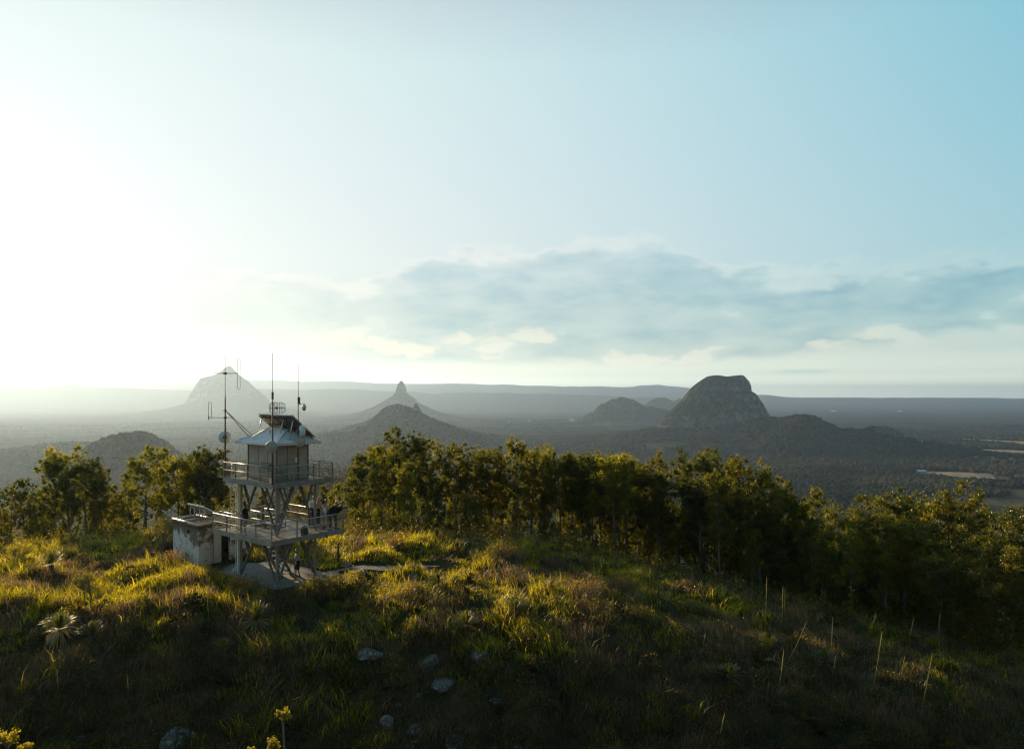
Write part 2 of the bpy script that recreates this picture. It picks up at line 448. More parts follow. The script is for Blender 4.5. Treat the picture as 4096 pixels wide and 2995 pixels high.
def rock_mesh(name, D, left, right, depth, zbase_off, seed, mat, gull=0.05, label=''):
    """a rock mountain in the round: level by level its left and right edge, as deep as it is wide"""
    s = D / F
    levels = []                                       # (row, xl, xr)
    ly = [p[1] for p in left]; lx = [p[0] for p in left]; ry = [p[1] for p in right]; rx = [p[0] for p in right]
    ytop = max(min(ly), min(ry)); ybot = min(max(ly), max(ry))
    rows = np.linspace(ybot, ytop, 90)
    XL = np.interp(rows, ly[::-1] if ly[0] > ly[-1] else ly, lx[::-1] if ly[0] > ly[-1] else lx)
    XR = np.interp(rows, ry[::-1] if ry[0] > ry[-1] else ry, rx[::-1] if ry[0] > ry[-1] else rx)
    n = 360
    th = np.linspace(0, 2 * np.pi, n, endpoint=False)
    V = []
    cx0 = (XL[0] + XR[0]) / 2
    for k, (y, a, b) in enumerate(zip(rows, XL, XR)):
        c = (a + b) / 2; hw = (b - a) / 2 * s
        z = CZ + (HY - y) * s
        g = fbm(np.cos(th) * 6 + seed, np.sin(th) * 6 + z / 260.0, seed, 5)
        g2 = fbm(np.cos(th) * 16 + seed, np.sin(th) * 16 + z / 60.0, seed + 9, 4)
        rr = 1 + gull * g * 0.8 + gull * 0.45 * g2
        rr = rr * (1 - 0.05 * sstep(0.1, 0.6, fbm(th * 9, th * 0 + z / 900.0, seed + 40, 3)))
        X = (c - CX) * s + hw * np.cos(th) * rr
        Yd = D + hw * depth * np.sin(th) * rr
        V.append(np.stack([X, Yd, np.full(n, z) + g2 * s * 0.5], -1))
    # closing cap: shrink in to an uneven crown
    top = V[-1]; c = top.mean(0)
    for f, dz in ((0.85, 0.25), (0.6, 0.45), (0.3, 0.5), (0.02, 0.5)):
        r = c + (top - c) * f; r[:, 2] = top[:, 2].mean() + dz * s + 0.4 * s * fbm(r[:, 0] / (9 * s), r[:, 1] / (9 * s), seed + 3, 3)
        V.append(r)
    m = len(V); V = np.concatenate(V)
    i = np.arange(m - 1)[:, None]; j = np.arange(n)[None, :]; j2 = (j + 1) % n
    q = np.stack([i * n + j, i * n + j2, (i + 1) * n + j2, (i + 1) * n + j], -1).reshape(-1, 4)
    o = np_mesh(name, V, q, None, mat, smooth=True)
    tag(o, label, None, None, 'structure')
    return o

def rock_mat(name, green_top, c1, c2, scale):
    m, nt, out = new_mat(name)
    geo = N(nt, 'ShaderNodeNewGeometry')
    pos = geo.outputs['Position']
    mp = N(nt, 'ShaderNodeMapping', {'Vector': pos}); mp.inputs['Scale'].default_value = (1, 1, 0.09)
    streak = noise_n(nt, scale * 1.6, 7, 0.65, mp.outputs[0], 0.3)
    blot = noise_n(nt, scale * 0.5, 5, 0.6, pos)
    rock = ramp(nt, math_n(nt, 'ADD', math_n(nt, 'MULTIPLY', streak, 0.65), math_n(nt, 'MULTIPLY', blot, 0.35)),
                [(0.36, c1), (0.5, tuple((a + b) / 2 for a, b in zip(c1, c2))), (0.62, c2)])
    nz = N(nt, 'ShaderNodeSeparateXYZ', {0: geo.outputs['Normal']}).outputs['Z']
    n2 = noise_n(nt, scale * 2.2, 6, 0.65, pos)
    veg = math_n(nt, 'ADD', math_n(nt, 'MULTIPLY', nz, 0.9), math_n(nt, 'MULTIPLY', n2, 0.9))
    veg = ramp(nt, veg, [(0.80, 0.0), (0.95, 1.0)])
    vc = ramp(nt, noise_n(nt, scale * 9, 4, 0.6, pos), [(0.35, (0.018, 0.024, 0.012)), (0.65, (0.05, 0.055, 0.026))])
    col = mixc(nt, veg, rock, vc)
    b = N(nt, 'ShaderNodeBsdfDiffuse', {'Color': col})
    bp = N(nt, 'ShaderNodeBump', {'Strength': 0.8, 'Distance': 12.0, 'Height': streak})
    nt.links.new(bp.outputs[0], b.inputs['Normal'])
    nt.links.new(b.outputs[0], out.inputs[0])
    return m

def build_mountains():
    rm = rock_mat('trachyte_rock', True, (0.035, 0.031, 0.028), (0.27, 0.235, 0.20), 0.02)
    L = [(652, 440), (656, 432), (660, 424), (667, 415), (675.7, 407.3), (682.7, 400.4), (688.6, 392.4), (692.6, 387.4), (698.6, 382.4), (704.6, 377.9), (707.5, 376.6)]
    Rt = [(776, 440), (773.5, 432), (770.3, 424.3), (768.3, 418.3), (766.3, 412.3), (762.3, 404.3), (757.4, 397.4), (754.9, 393.4), (750.4, 390.9), (749.9, 385.4), (748.4, 381.4), (744.5, 376.6)]
    o = rock_mesh('mountain', 3400, L, Rt, 0.8, 0, 3, rm, 0.06, 'great steep-sided grey rock dome rising from the forest')
    # the saddle between its two summits
    me = o.data; co = np.empty(len(me.vertices) * 3, np.float32); me.vertices.foreach_get('co', co); co = co.reshape(-1, 3)
    s = 3400 / F
    px = CX + (co[:, 0] / 3400) * F; row = HY - (co[:, 2] - CZ) / s
    k = sstep(384, 376.5, row)
    co[:, 2] += k * s * (np.interp(px, [704, 710, 716, 722, 727, 733, 739, 744], [-0.6, 0.8, 1.3, 0.1, -0.2, 0.9, 1.5, 0]) )
    me.vertices.foreach_set('co', co.ravel()); me.update()
    L = [(188, 402), (193.8, 392.3), (198, 385), (201.8, 378.4), (207.8, 376.8), (213.7, 375.4), (218.7, 373.5), (223.7, 368.8), (227, 366.2)]
    Rt = [(268, 402), (260.6, 393.3), (253.6, 387.4), (247.6, 381.4), (239.6, 375.4), (235.7, 372), (231.7, 366.8), (230.8, 366.2)]
    rock_mesh('mountain', 9000, L, Rt, 0.9, 0, 11, rm, 0.04, 'pale hazy pointed mountain with a stepped left shoulder')
    L = [(388, 400), (392, 396), (395.6, 392), (396.4, 388), (397.6, 384.5), (399.2, 382), (400.3, 380.9)]
    Rt = [(418, 400), (411, 396), (406.6, 392), (406.2, 388), (405, 385), (403.6, 382.6), (402.4, 380.9)]
    rock_mesh('mountain', 7000, L, Rt, 0.9, 0, 19, rm, 0.05, 'narrow rock spire standing on a broad cone')
    L = [(411, 412), (412.5, 408), (414, 405), (415, 403.4)]
    Rt = [(422, 412), (420, 408), (418, 405), (416.6, 403.4)]
    rock_mesh('mountain', 3200, L, Rt, 0.9, 0, 23, rm, 0.05, 'small rock knob on the shoulder of the wooded hill')

# ---------------------------------------------------------------- sky, sun, air
def build_world():
    w = bpy.data.worlds.new("World"); sc.world = w; w.use_nodes = True
    nt = w.node_tree; nt.nodes.clear()
    out = nt.nodes.new('ShaderNodeOutputWorld'); bg = nt.nodes.new('ShaderNodeBackground')
    sky = nt.nodes.new('ShaderNodeTexSky'); sky.sky_type = 'NISHITA'; sky.sun_disc = False
    sky.sun_elevation = SUN_EL; sky.sun_rotation = SUN_AZ
    sky.altitude = 250; sky.air_density = 1.0; sky.dust_density = 0.5; sky.ozone_density = 2.0
    d = nt.nodes.new('ShaderNodeTexCoord').outputs['Generated']
    sd = Vector((math.sin(SUN_AZ) * math.cos(SUN_EL), math.cos(SUN_AZ) * math.cos(SUN_EL), math.sin(SUN_EL)))
    dn = N(nt, 'ShaderNodeVectorMath', {0: d}, operation='NORMALIZE').outputs[0]
    cosg = N(nt, 'ShaderNodeVectorMath', {0: dn, 1: sd}, operation='DOT_PRODUCT').outputs['Value']
    cosg = math_n(nt, 'MAXIMUM', cosg, 0.0)
    sep = N(nt, 'ShaderNodeSeparateXYZ', {0: dn})
    el = math_n(nt, 'ARCSINE', sep.outputs['Z'])
    az = math_n(nt, 'ARCTAN2', sep.outputs['X'], sep.outputs['Y'])
    # thin high veil: its brightness by height above the horizon, warmer and brighter towards the sun
    K = 7.95; cg = N(nt, 'ShaderNodeVectorMath', {0: dn, 1: sd}, operation='DOT_PRODUCT').outputs['Value']
    elc = math_n(nt, 'MAXIMUM', el, 0.0)
    A = ramp(nt, elc, [(p, tuple(K * x for x in c)) for p, c in ((0.0, (2.9, 3.0, 2.1)), (0.015, (2.4, 2.5, 1.8)), (0.03, (1.3, 1.42, 1.1)), (0.06, (.80, .94, .82)), (0.1, (.56, .78, .76)), (0.19, (.44, .70, .76)), (0.32, (.35, .65, .75)), (0.45, (.28, .61, .73)), (0.62, (.20, .40, .55)), (1.0, (.12, .27, .42)))])
    B = ramp(nt, elc, [(p, tuple(K * x for x in c)) for p, c in ((0.0, (.10, .02, .0)), (0.06, (.22, .05, .0)), (0.11, (.32, .10, .02)), (0.19, (.62, .30, .18)), (0.32, (.70, .38, .24)), (0.45, (.76, .45, .25)), (0.7, (.4, .25, .15)), (1.0, (.2, .15, .1)))])
    cc = math_n(nt, 'SUBTRACT', math_n(nt, 'MAXIMUM', cg, 0.0), 0.3)
    ccc = N(nt, 'ShaderNodeCombineColor', {0: cc, 1: cc, 2: cc}).outputs[0]
    Bc = N(nt, 'ShaderNodeVectorMath', {0: B, 1: ccc}, operation='MULTIPLY').outputs[0]
    veil = N(nt, 'ShaderNodeVectorMath', {0: A, 1: Bc}, operation='ADD').outputs[0]
    veil = N(nt, 'ShaderNodeVectorMath', {0: veil, 1: (0, 0, 0)}, operation='MAXIMUM').outputs[0]
    dim = ramp(nt, math_n(nt, 'MULTIPLY_ADD', cg, 0.5, 0.5), [(0.0, (1.1, .50, .36)), (0.35, (.95, .54, .42)), (0.58, (1.0, 1.0, 1.0))])
    dimc = dim
    veil = N(nt, 'ShaderNodeVectorMath', {0: veil, 1: dimc}, operation='MULTIPLY').outputs[0]
    g1 = math_n(nt, 'MULTIPLY', math_n(nt, 'POWER', cosg, 70.0), 1.0)
    aurc = mixc(nt, 1.0, N(nt, 'ShaderNodeCombineColor', {0: g1, 1: g1, 2: g1}).outputs[0], (1.0, 0.97, 0.84), 'MULTIPLY')
    s1 = mixc(nt, 0.025, veil, sky.outputs[0])
    s2 = mixc(nt, 1.0, s1, aurc, 'ADD')
    # clouds: banks laid out by bearing and height
    cv = N(nt, 'ShaderNodeCombineXYZ', {0: math_n(nt, 'MULTIPLY', az, 5.0), 1: math_n(nt, 'MULTIPLY', el, 12.0), 2: 0.35})
    nA = noise_n(nt, 1.5, 9, 0.5, cv.outputs[0], 0.1)
    cv2 = N(nt, 'ShaderNodeCombineXYZ', {0: math_n(nt, 'MULTIPLY', az, 7.0), 1: math_n(nt, 'MULTIPLY', el, 19.0), 2: 7.3})
    nB = noise_n(nt, 1.7, 9, 0.52, cv2.outputs[0], 0.1)
    azn = math_n(nt, 'ADD', math_n(nt, 'MULTIPLY', az, 1 / 1.6), 0.5)         # -0.8..0.8 rad -> 0..1
    top = ramp(nt, azn, [(0.0, 0.12), (0.22, 0.165), (0.33, 0.17), (0.36, 0.155), (0.41, 0.19), (0.46, 0.215), (0.54, 0.228), (0.62, 0.222), (0.69, 0.18), (0.78, 0.165), (0.86, 0.18), (0.92, 0.165), (1.0, 0.15)])
    bot = ramp(nt, azn, [(0.0, 0.035), (0.3, 0.035), (0.5, 0.040), (0.72, 0.042), (0.86, 0.070), (1.0, 0.080)])
    nAs = math_n(nt, 'MULTIPLY', math_n(nt, 'SUBTRACT', nA, 0.5), 0.13)
    cvD = N(nt, 'ShaderNodeCombineXYZ', {0: math_n(nt, 'MULTIPLY', az, 22.0), 1: math_n(nt, 'MULTIPLY', el, 44.0), 2: 9.7})
    nD = noise_n(nt, 1.2, 8, 0.6, cvD.outputs[0], 0.4)
    nAs = math_n(nt, 'ADD', nAs, math_n(nt, 'MULTIPLY', math_n(nt, 'SUBTRACT', nD, 0.5), 0.045))
    nBs = math_n(nt, 'MULTIPLY', math_n(nt, 'SUBTRACT', nB, 0.5), 0.05)
    dt = math_n(nt, 'ADD', math_n(nt, 'SUBTRACT', top, el), nAs)
    db = math_n(nt, 'ADD', math_n(nt, 'SUBTRACT', el, bot), nBs)
    dd = math_n(nt, 'MINIMUM', dt, math_n(nt, 'MULTIPLY', db, 1.7))
    holes = math_n(nt, 'MULTIPLY', math_n(nt, 'SUBTRACT', nB, 0.53), 0.50)
    lowm = ramp(nt, el, [(0.0, 1.0), (0.07, 1.0), (0.13, 0.35), (0.2, 0.1)])
    dd = math_n(nt, 'SUBTRACT', dd, math_n(nt, 'MULTIPLY', math_n(nt, 'MAXIMUM', holes, 0.0), lowm))
    dens = N(nt, 'ShaderNodeMapRange', {0: dd, 1: -0.002, 2: 0.026}); dens.interpolation_type = 'SMOOTHSTEP'
    rim = N(nt, 'ShaderNodeMapRange', {0: math_n(nt, 'MINIMUM', dt, math_n(nt, 'MULTIPLY', db, 0.3)), 1: -0.006, 2: 0.010}); rim.interpolation_type = 'SMOOTHSTEP'
    # body greyer and bluer than the sky, rim paler and warm
    bodyf = ramp(nt, nB, [(0.34, (0.60, 0.74, 0.82)), (0.5, (0.80, 0.87, 0.89)), (0.66, (0.93, 0.95, 0.95))])
    s3 = mixc(nt, math_n(nt, 'MULTIPLY', rim.outputs[0], 0.8), s2, mixc(nt, 1.0, s2, (1.22, 1.10, 1.04), 'MULTIPLY'))
    s4 = mixc(nt, math_n(nt, 'MULTIPLY', dens.outputs[0], ramp(nt, azn, [(0.1, 0.15), (0.3, 0.5), (0.42, 0.85), (0.6, 1.0)])), s3, mixc(nt, 1.0, s2, bodyf, 'MULTIPLY'))
    # bright cream puffs seen through gaps low in the bank
    cv3 = N(nt, 'ShaderNodeCombineXYZ', {0: math_n(nt, 'MULTIPLY', az, 16.0), 1: math_n(nt, 'MULTIPLY', el, 34.0), 2: 1.7})
    nC = noise_n(nt, 1.5, 8, 0.55, cv3.outputs[0], 0.3)
    acc = None
    for (pa, pe, wa_, we_, k_) in ((-.05, .088, .09, .018, 1.0), (.03, .092, .05, .016, 1.15), (-.22, .080, .12, .020, 1.1), (-.16, .068, .08, .014, 1.1), (.485, .083, .035, .013, 1.0), (.43, .070, .06, .009, .9)):
        x_ = math_n(nt, 'DIVIDE', math_n(nt, 'SUBTRACT', az, pa), wa_); y_ = math_n(nt, 'DIVIDE', math_n(nt, 'SUBTRACT', el, pe), we_)
        w_ = math_n(nt, 'MULTIPLY', math_n(nt, 'EXPONENT', math_n(nt, 'MULTIPLY', math_n(nt, 'ADD', math_n(nt, 'MULTIPLY', x_, x_), math_n(nt, 'MULTIPLY', y_, y_)), -1.0)), k_)
        acc = w_ if acc is None else math_n(nt, 'MAXIMUM', acc, w_)
    pf = N(nt, 'ShaderNodeMapRange', {0: math_n(nt, 'MULTIPLY_ADD', acc, 0.34, math_n(nt, 'SUBTRACT', nC, 0.5)), 1: 0.20, 2: 0.40}); pf.interpolation_type = 'SMOOTHSTEP'
    s4 = mixc(nt, math_n(nt, 'MULTIPLY', pf.outputs[0], 0.85), s4, mixc(nt, 1.0, s2, (1.28, 1.10, 0.98), 'MULTIPLY'))
    # wisps low on the right
    wz = N(nt, 'ShaderNodeMapRange', {0: math_n(nt, 'ABSOLUTE', math_n(nt, 'SUBTRACT', el, 0.0335)), 1: 0.0048, 2: 0.0})
    wa = N(nt, 'ShaderNodeMapRange', {0: math_n(nt, 'ABSOLUTE', math_n(nt, 'SUBTRACT', az, 0.40)), 1: 0.085, 2: 0.02})
    wd = math_n(nt, 'MULTIPLY', wz.outputs[0], wa.outputs[0])
    wd = math_n(nt, 'MULTIPLY', wd, ramp(nt, nB, [(0.42, 0.2), (0.6, 1.0)]))
    s5 = mixc(nt, math_n(nt, 'MULTIPLY', wd, 0.8), s4, mixc(nt, 1.0, s4, (0.62, 0.74, 0.82), 'MULTIPLY'))
    nt.links.new(s5, bg.inputs[0]); bg.inputs[1].default_value = 0.075
    nt.links.new(bg.outputs[0], out.inputs[0])
    # sun
    L = bpy.data.lights.new('sun', 'SUN'); L.energy = 5.0; L.angle = R(0.6); L.color = (1.0, 0.74, 0.39)
    lo = bpy.data.objects.new('sun', L); COL.objects.link(lo)
    lo.rotation_euler = sd.to_track_quat('Z', 'Y').to_euler()
    lo.location = sd * 200
    # air
    bpy_v = [(x, y, z) for z in (-235, 575) for y in (-38000, 38000) for x in (-38000, 38000)]
    b = MB().add(bpy_v, [(0, 2, 3, 1), (4, 5, 7, 6), (0, 1, 5, 4), (2, 6, 7, 3), (0, 4, 6, 2), (1, 3, 7, 5)])
    m, nt, out = new_mat('air')
    v = N(nt, 'ShaderNodeVolumePrincipled'); v.inputs['Color'].default_value = (0.47, 0.65, 0.97, 1)
    v.inputs['Density'].default_value = 5.8e-5; v.inputs['Anisotropy'].default_value = 0.54
    nt.links.new(v.outputs[0], out.inputs['Volume'])
    o = b.build('haze', m); tag(o, 'pale evening haze over the plain', None, None, 'stuff')

def build_camera():
    c = bpy.data.cameras.new('camera'); c.sensor_width = 36; c.lens = F / 1024 * 36
    c.shift_y = (HY - 374) / 1024; c.clip_start = 0.1; c.clip_end = 200000
    o = bpy.data.objects.new('camera', c); COL.objects.link(o)
    o.location = (0, 0, CZ); o.rotation_euler = (R(90), 0, 0); sc.camera = o
    sc.view_settings.view_transform = 'Standard'; sc.view_settings.look = 'None'
    sc.view_settings.gamma = 1; sc.view_settings.exposure = 0.7; sc.view_settings.use_curve_mapping = False
    sc.cycles.use_denoising = True; sc.cycles.filter_width = 1.25
    sc.cycles.max_bounces = 6; sc.cycles.diffuse_bounces = 2; sc.cycles.glossy_bounces = 2
    sc.cycles.transmission_bounces = 3; sc.cycles.transparent_max_bounces = 8; sc.cycles.volume_bounces = 0
    sc.cycles.sample_clamp_indirect = 4
# ---------------------------------------------------------------- vegetation
def frames(n):
    """random orthonormal pairs"""
    a = rng.normal(size=(n, 3)); a /= np.linalg.norm(a, axis=1)[:, None]
    b = rng.normal(size=(n, 3)); b -= (a * b).sum(1)[:, None] * a; b /= np.linalg.norm(b, axis=1)[:, None]
    return a, b
def leaves(C, L, W, A=None, B=None, bend=0.0):
    """diamond leaves at centres C; returns verts, quads"""
    n = len(C)
    if A is None: A, B = frames(n)
    L = np.asarray(L).reshape(-1, 1) * np.ones((n, 1)); W = np.asarray(W).reshape(-1, 1) * np.ones((n, 1))
    Nn = np.cross(A, B)
    V = np.stack([C - A * L / 2, C + B * W / 2 + Nn * bend * L, C + A * L / 2, C - B * W / 2 + Nn * bend * L], 1).reshape(-1, 3)
    q = np.arange(4 * n).reshape(-1, 4)
    return V, q
def blades(P, az, Hh, out, W, seg=2):
    """arching blades from base points P: az direction they lean to, height Hh, reach out, base width W"""
    n = len(P)
    d = np.stack([np.cos(az), np.sin(az), np.zeros(n)], 1)
    s = np.stack([-np.sin(az), np.cos(az), np.zeros(n)], 1)
    tw = rng.normal(0, 0.5, n)[:, None]
    s = s * np.cos(tw) + d * np.sin(tw)
    z = np.array([0, 0, 1.0])
    W = W[:, None] / 2; Hh = Hh[:, None]; out = out[:, None]
    m = P + d * out * 0.36 + z * Hh * 0.68
    t = P + d * out + z * Hh
    V = np.stack([P - s * W, P + s * W, m + s * W * 0.8, m - s * W * 0.8, t], 1).reshape(-1, 3)
    i = np.arange(n) * 5
    q = np.stack([i, i + 1, i + 2, i + 3], 1); tr = np.stack([i + 3, i + 2, i + 4], 1)
    return V, q, tr

def build_grass():
    NT = 44000
    D = 19 + rng.random(NT) * 37; px = -230 + rng.random(NT) * 1450
    X = az_of(px) * D; Y = D
    yf = np.interp(X, _fx, _fy)
    fm = flat_mask(X, Y)
    keep = (Y < yf + 9) & (fm < 0.72)
    X, Y, fm = X[keep], Y[keep], fm[keep]
    Z = H(X, Y); n = len(X)
    g = 0.8 * fbm(X / 3.4, Y / 3.4, 71, 4) + 0.55 * fbm(X / 0.8, Y / 0.8, 73, 2) + .04
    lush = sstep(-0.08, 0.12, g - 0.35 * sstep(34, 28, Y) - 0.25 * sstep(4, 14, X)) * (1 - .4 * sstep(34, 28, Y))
    big = 0.6 + 1.2 * vnoise(X / 1.7, Y / 1.7, 77) ** 1.5
    nb = 11
    rep = np.repeat(np.arange(n), nb); m = len(rep)
    spread = 0.16
    P = np.stack([X[rep] + rng.normal(0, spread, m), Y[rep] + rng.normal(0, spread, m), Z[rep] - 0.04], 1)
    lu = lush[rep] > rng.random(m)
    hh = np.where(lu, 0.34, 0.30) * big[rep] * rng.uniform(0.55, 1.25, m) * (1 - 0.75 * fm[rep])
    tall = rng.random(m) < 0.10
    hh = np.where(tall, hh * 1.8, hh)
    lean_dir = 2 * np.pi * vnoise(X / 2.2, Y / 2.2, 81)[rep] * 1.4
    az = lean_dir + rng.normal(0, 1.3, m)
    out = hh * np.where(lu, rng.uniform(0.4, 1.2, m), rng.uniform(0.1, 0.8, m))
    W = np.where(lu, 0.028, 0.016) * rng.uniform(0.7, 1.3, m)
    v1 = rng.random(m)[:, None]; v2 = vnoise(X / 5, Y / 5, 83)[rep][:, None]
    green = (1 - v1) * np.array([0.030, 0.034, 0.009]) + v1 * np.array([0.068, 0.074, 0.013])
    green = green * (0.75 + 0.5 * v2)
    dry = (1 - v1) * np.array([0.055, 0.045, 0.030]) + v1 * np.array([0.14, 0.108, 0.074])
    c = np.where(lu[:, None], green, dry)
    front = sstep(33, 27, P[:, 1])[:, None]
    c = c * (1 - 0.35 * front)  # front blades tinted darker, the slope's shade put into their colour
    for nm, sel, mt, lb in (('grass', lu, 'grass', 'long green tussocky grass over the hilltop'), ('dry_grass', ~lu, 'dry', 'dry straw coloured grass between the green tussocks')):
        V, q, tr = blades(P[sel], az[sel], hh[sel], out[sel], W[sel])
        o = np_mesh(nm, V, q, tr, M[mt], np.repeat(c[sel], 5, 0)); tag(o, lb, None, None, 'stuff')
    # litter of leafy herbs and bracken between the tufts
    k = rng.random(n) < 0.55
    Xk, Yk, Zk, bk = X[k], Y[k], Z[k], big[k]
    rep = np.repeat(np.arange(len(Xk)), 9); m = len(rep)
    C = np.stack([Xk[rep] + rng.normal(0, 0.22, m), Yk[rep] + rng.normal(0, 0.22, m), Zk[rep] + rng.random(m) ** 1.3 * 0.34 * bk[rep]], 1)
    V, q = leaves(C, rng.uniform(0.05, 0.13, m), rng.uniform(0.03, 0.06, m))
    v = rng.random(m)[:, None]
    c = (1 - v) * np.array([0.03, 0.035, 0.01]) + v * np.array([0.07, 0.055, 0.025])
    # small rough bushes all over the slope
    VV, QQ, CC = [V], [q], [np.repeat(c, 4, 0)]; nv = len(V)
    for i in range(1650):
        px = random.uniform(-200, 1200); Dd = random.uniform(21, 50); x = az_of(px) * Dd
        if Dd > np.interp(x, _fx, _fy) + 3 or flat_mask(np.array([x]), np.array([Dd]))[0] > .02: continue
        s = random.uniform(.16, .48) * random.choice((1, 1, 1.6)); nn = int(90 + 260 * s)
        dd = rng.normal(size=(nn, 3)); dd /= np.linalg.norm(dd, axis=1)[:, None]; dd[:, 2] = np.abs(dd[:, 2])
        Pp = np.array((x, Dd, ground_at(x, Dd))) + dd * s * (rng.random(nn) ** .4)[:, None] * np.array([1.0, 1.0, 1.15])
        v2_, q2_ = leaves(Pp, rng.uniform(.05, .12, nn), rng.uniform(.03, .06, nn))
        ww = rng.random(); cc = ((1 - ww) * np.array([.022, .03, .010]) + ww * np.array([.06, .05, .022])) * (.7 + .6 * rng.random((nn, 1)))
        VV.append(v2_); QQ.append(q2_ + nv); CC.append(np.repeat(cc, 4, 0)); nv += len(v2_)
    # bracken: fronds fanning out of coarse clumps
    for i in range(540):
        px = random.uniform(-200, 1200); Dd = random.uniform(22, 47); x = az_of(px) * Dd
        if Dd > np.interp(x, _fx, _fy) + 2 or flat_mask(np.array([x]), np.array([Dd]))[0] > .01: continue
        if fbm(np.array([x / 5]), np.array([Dd / 5]), 404, 2)[0] < -.05: continue
        s = random.uniform(.45, .95); nf = 13; per = 22; nn = nf * per
        fa = np.repeat(rng.uniform(0, 6.28, nf), per); fe = np.repeat(rng.uniform(.35, 1.25, nf), per); t = np.tile(np.linspace(.12, 1, per), nf)
        dirn = np.stack([np.cos(fa) * np.cos(fe), np.sin(fa) * np.cos(fe), np.sin(fe)], 1); sd = np.stack([-np.sin(fa), np.cos(fa), np.zeros(nn)], 1)
        Pp = np.array((x, Dd, ground_at(x, Dd))) + dirn * (t * s)[:, None] - np.array([0, 0, 1]) * (t ** 2.2 * s * .38)[:, None]
        Bv = np.cross(dirn, sd); Wd = (1.15 - t) * s * .42
        v2_, q2_ = leaves(Pp, Wd, np.full(nn, .045), sd, dirn)
        ww = rng.random(); cc = ((1 - ww) * np.array([.022, .032, .009]) + ww * np.array([.065, .048, .020])) * (.75 + .5 * rng.random((nn, 1)))
        VV.append(v2_); QQ.append(q2_ + nv); CC.append(np.repeat(cc, 4, 0)); nv += len(v2_)
    V = np.concatenate(VV); q = np.concatenate(QQ); c = np.concatenate(CC); 
    o = np_mesh('ground_cover', V, q, None, M['bush'], c)
    tag(o, 'low leafy herbs and litter between the grass tufts', None, None, 'stuff')

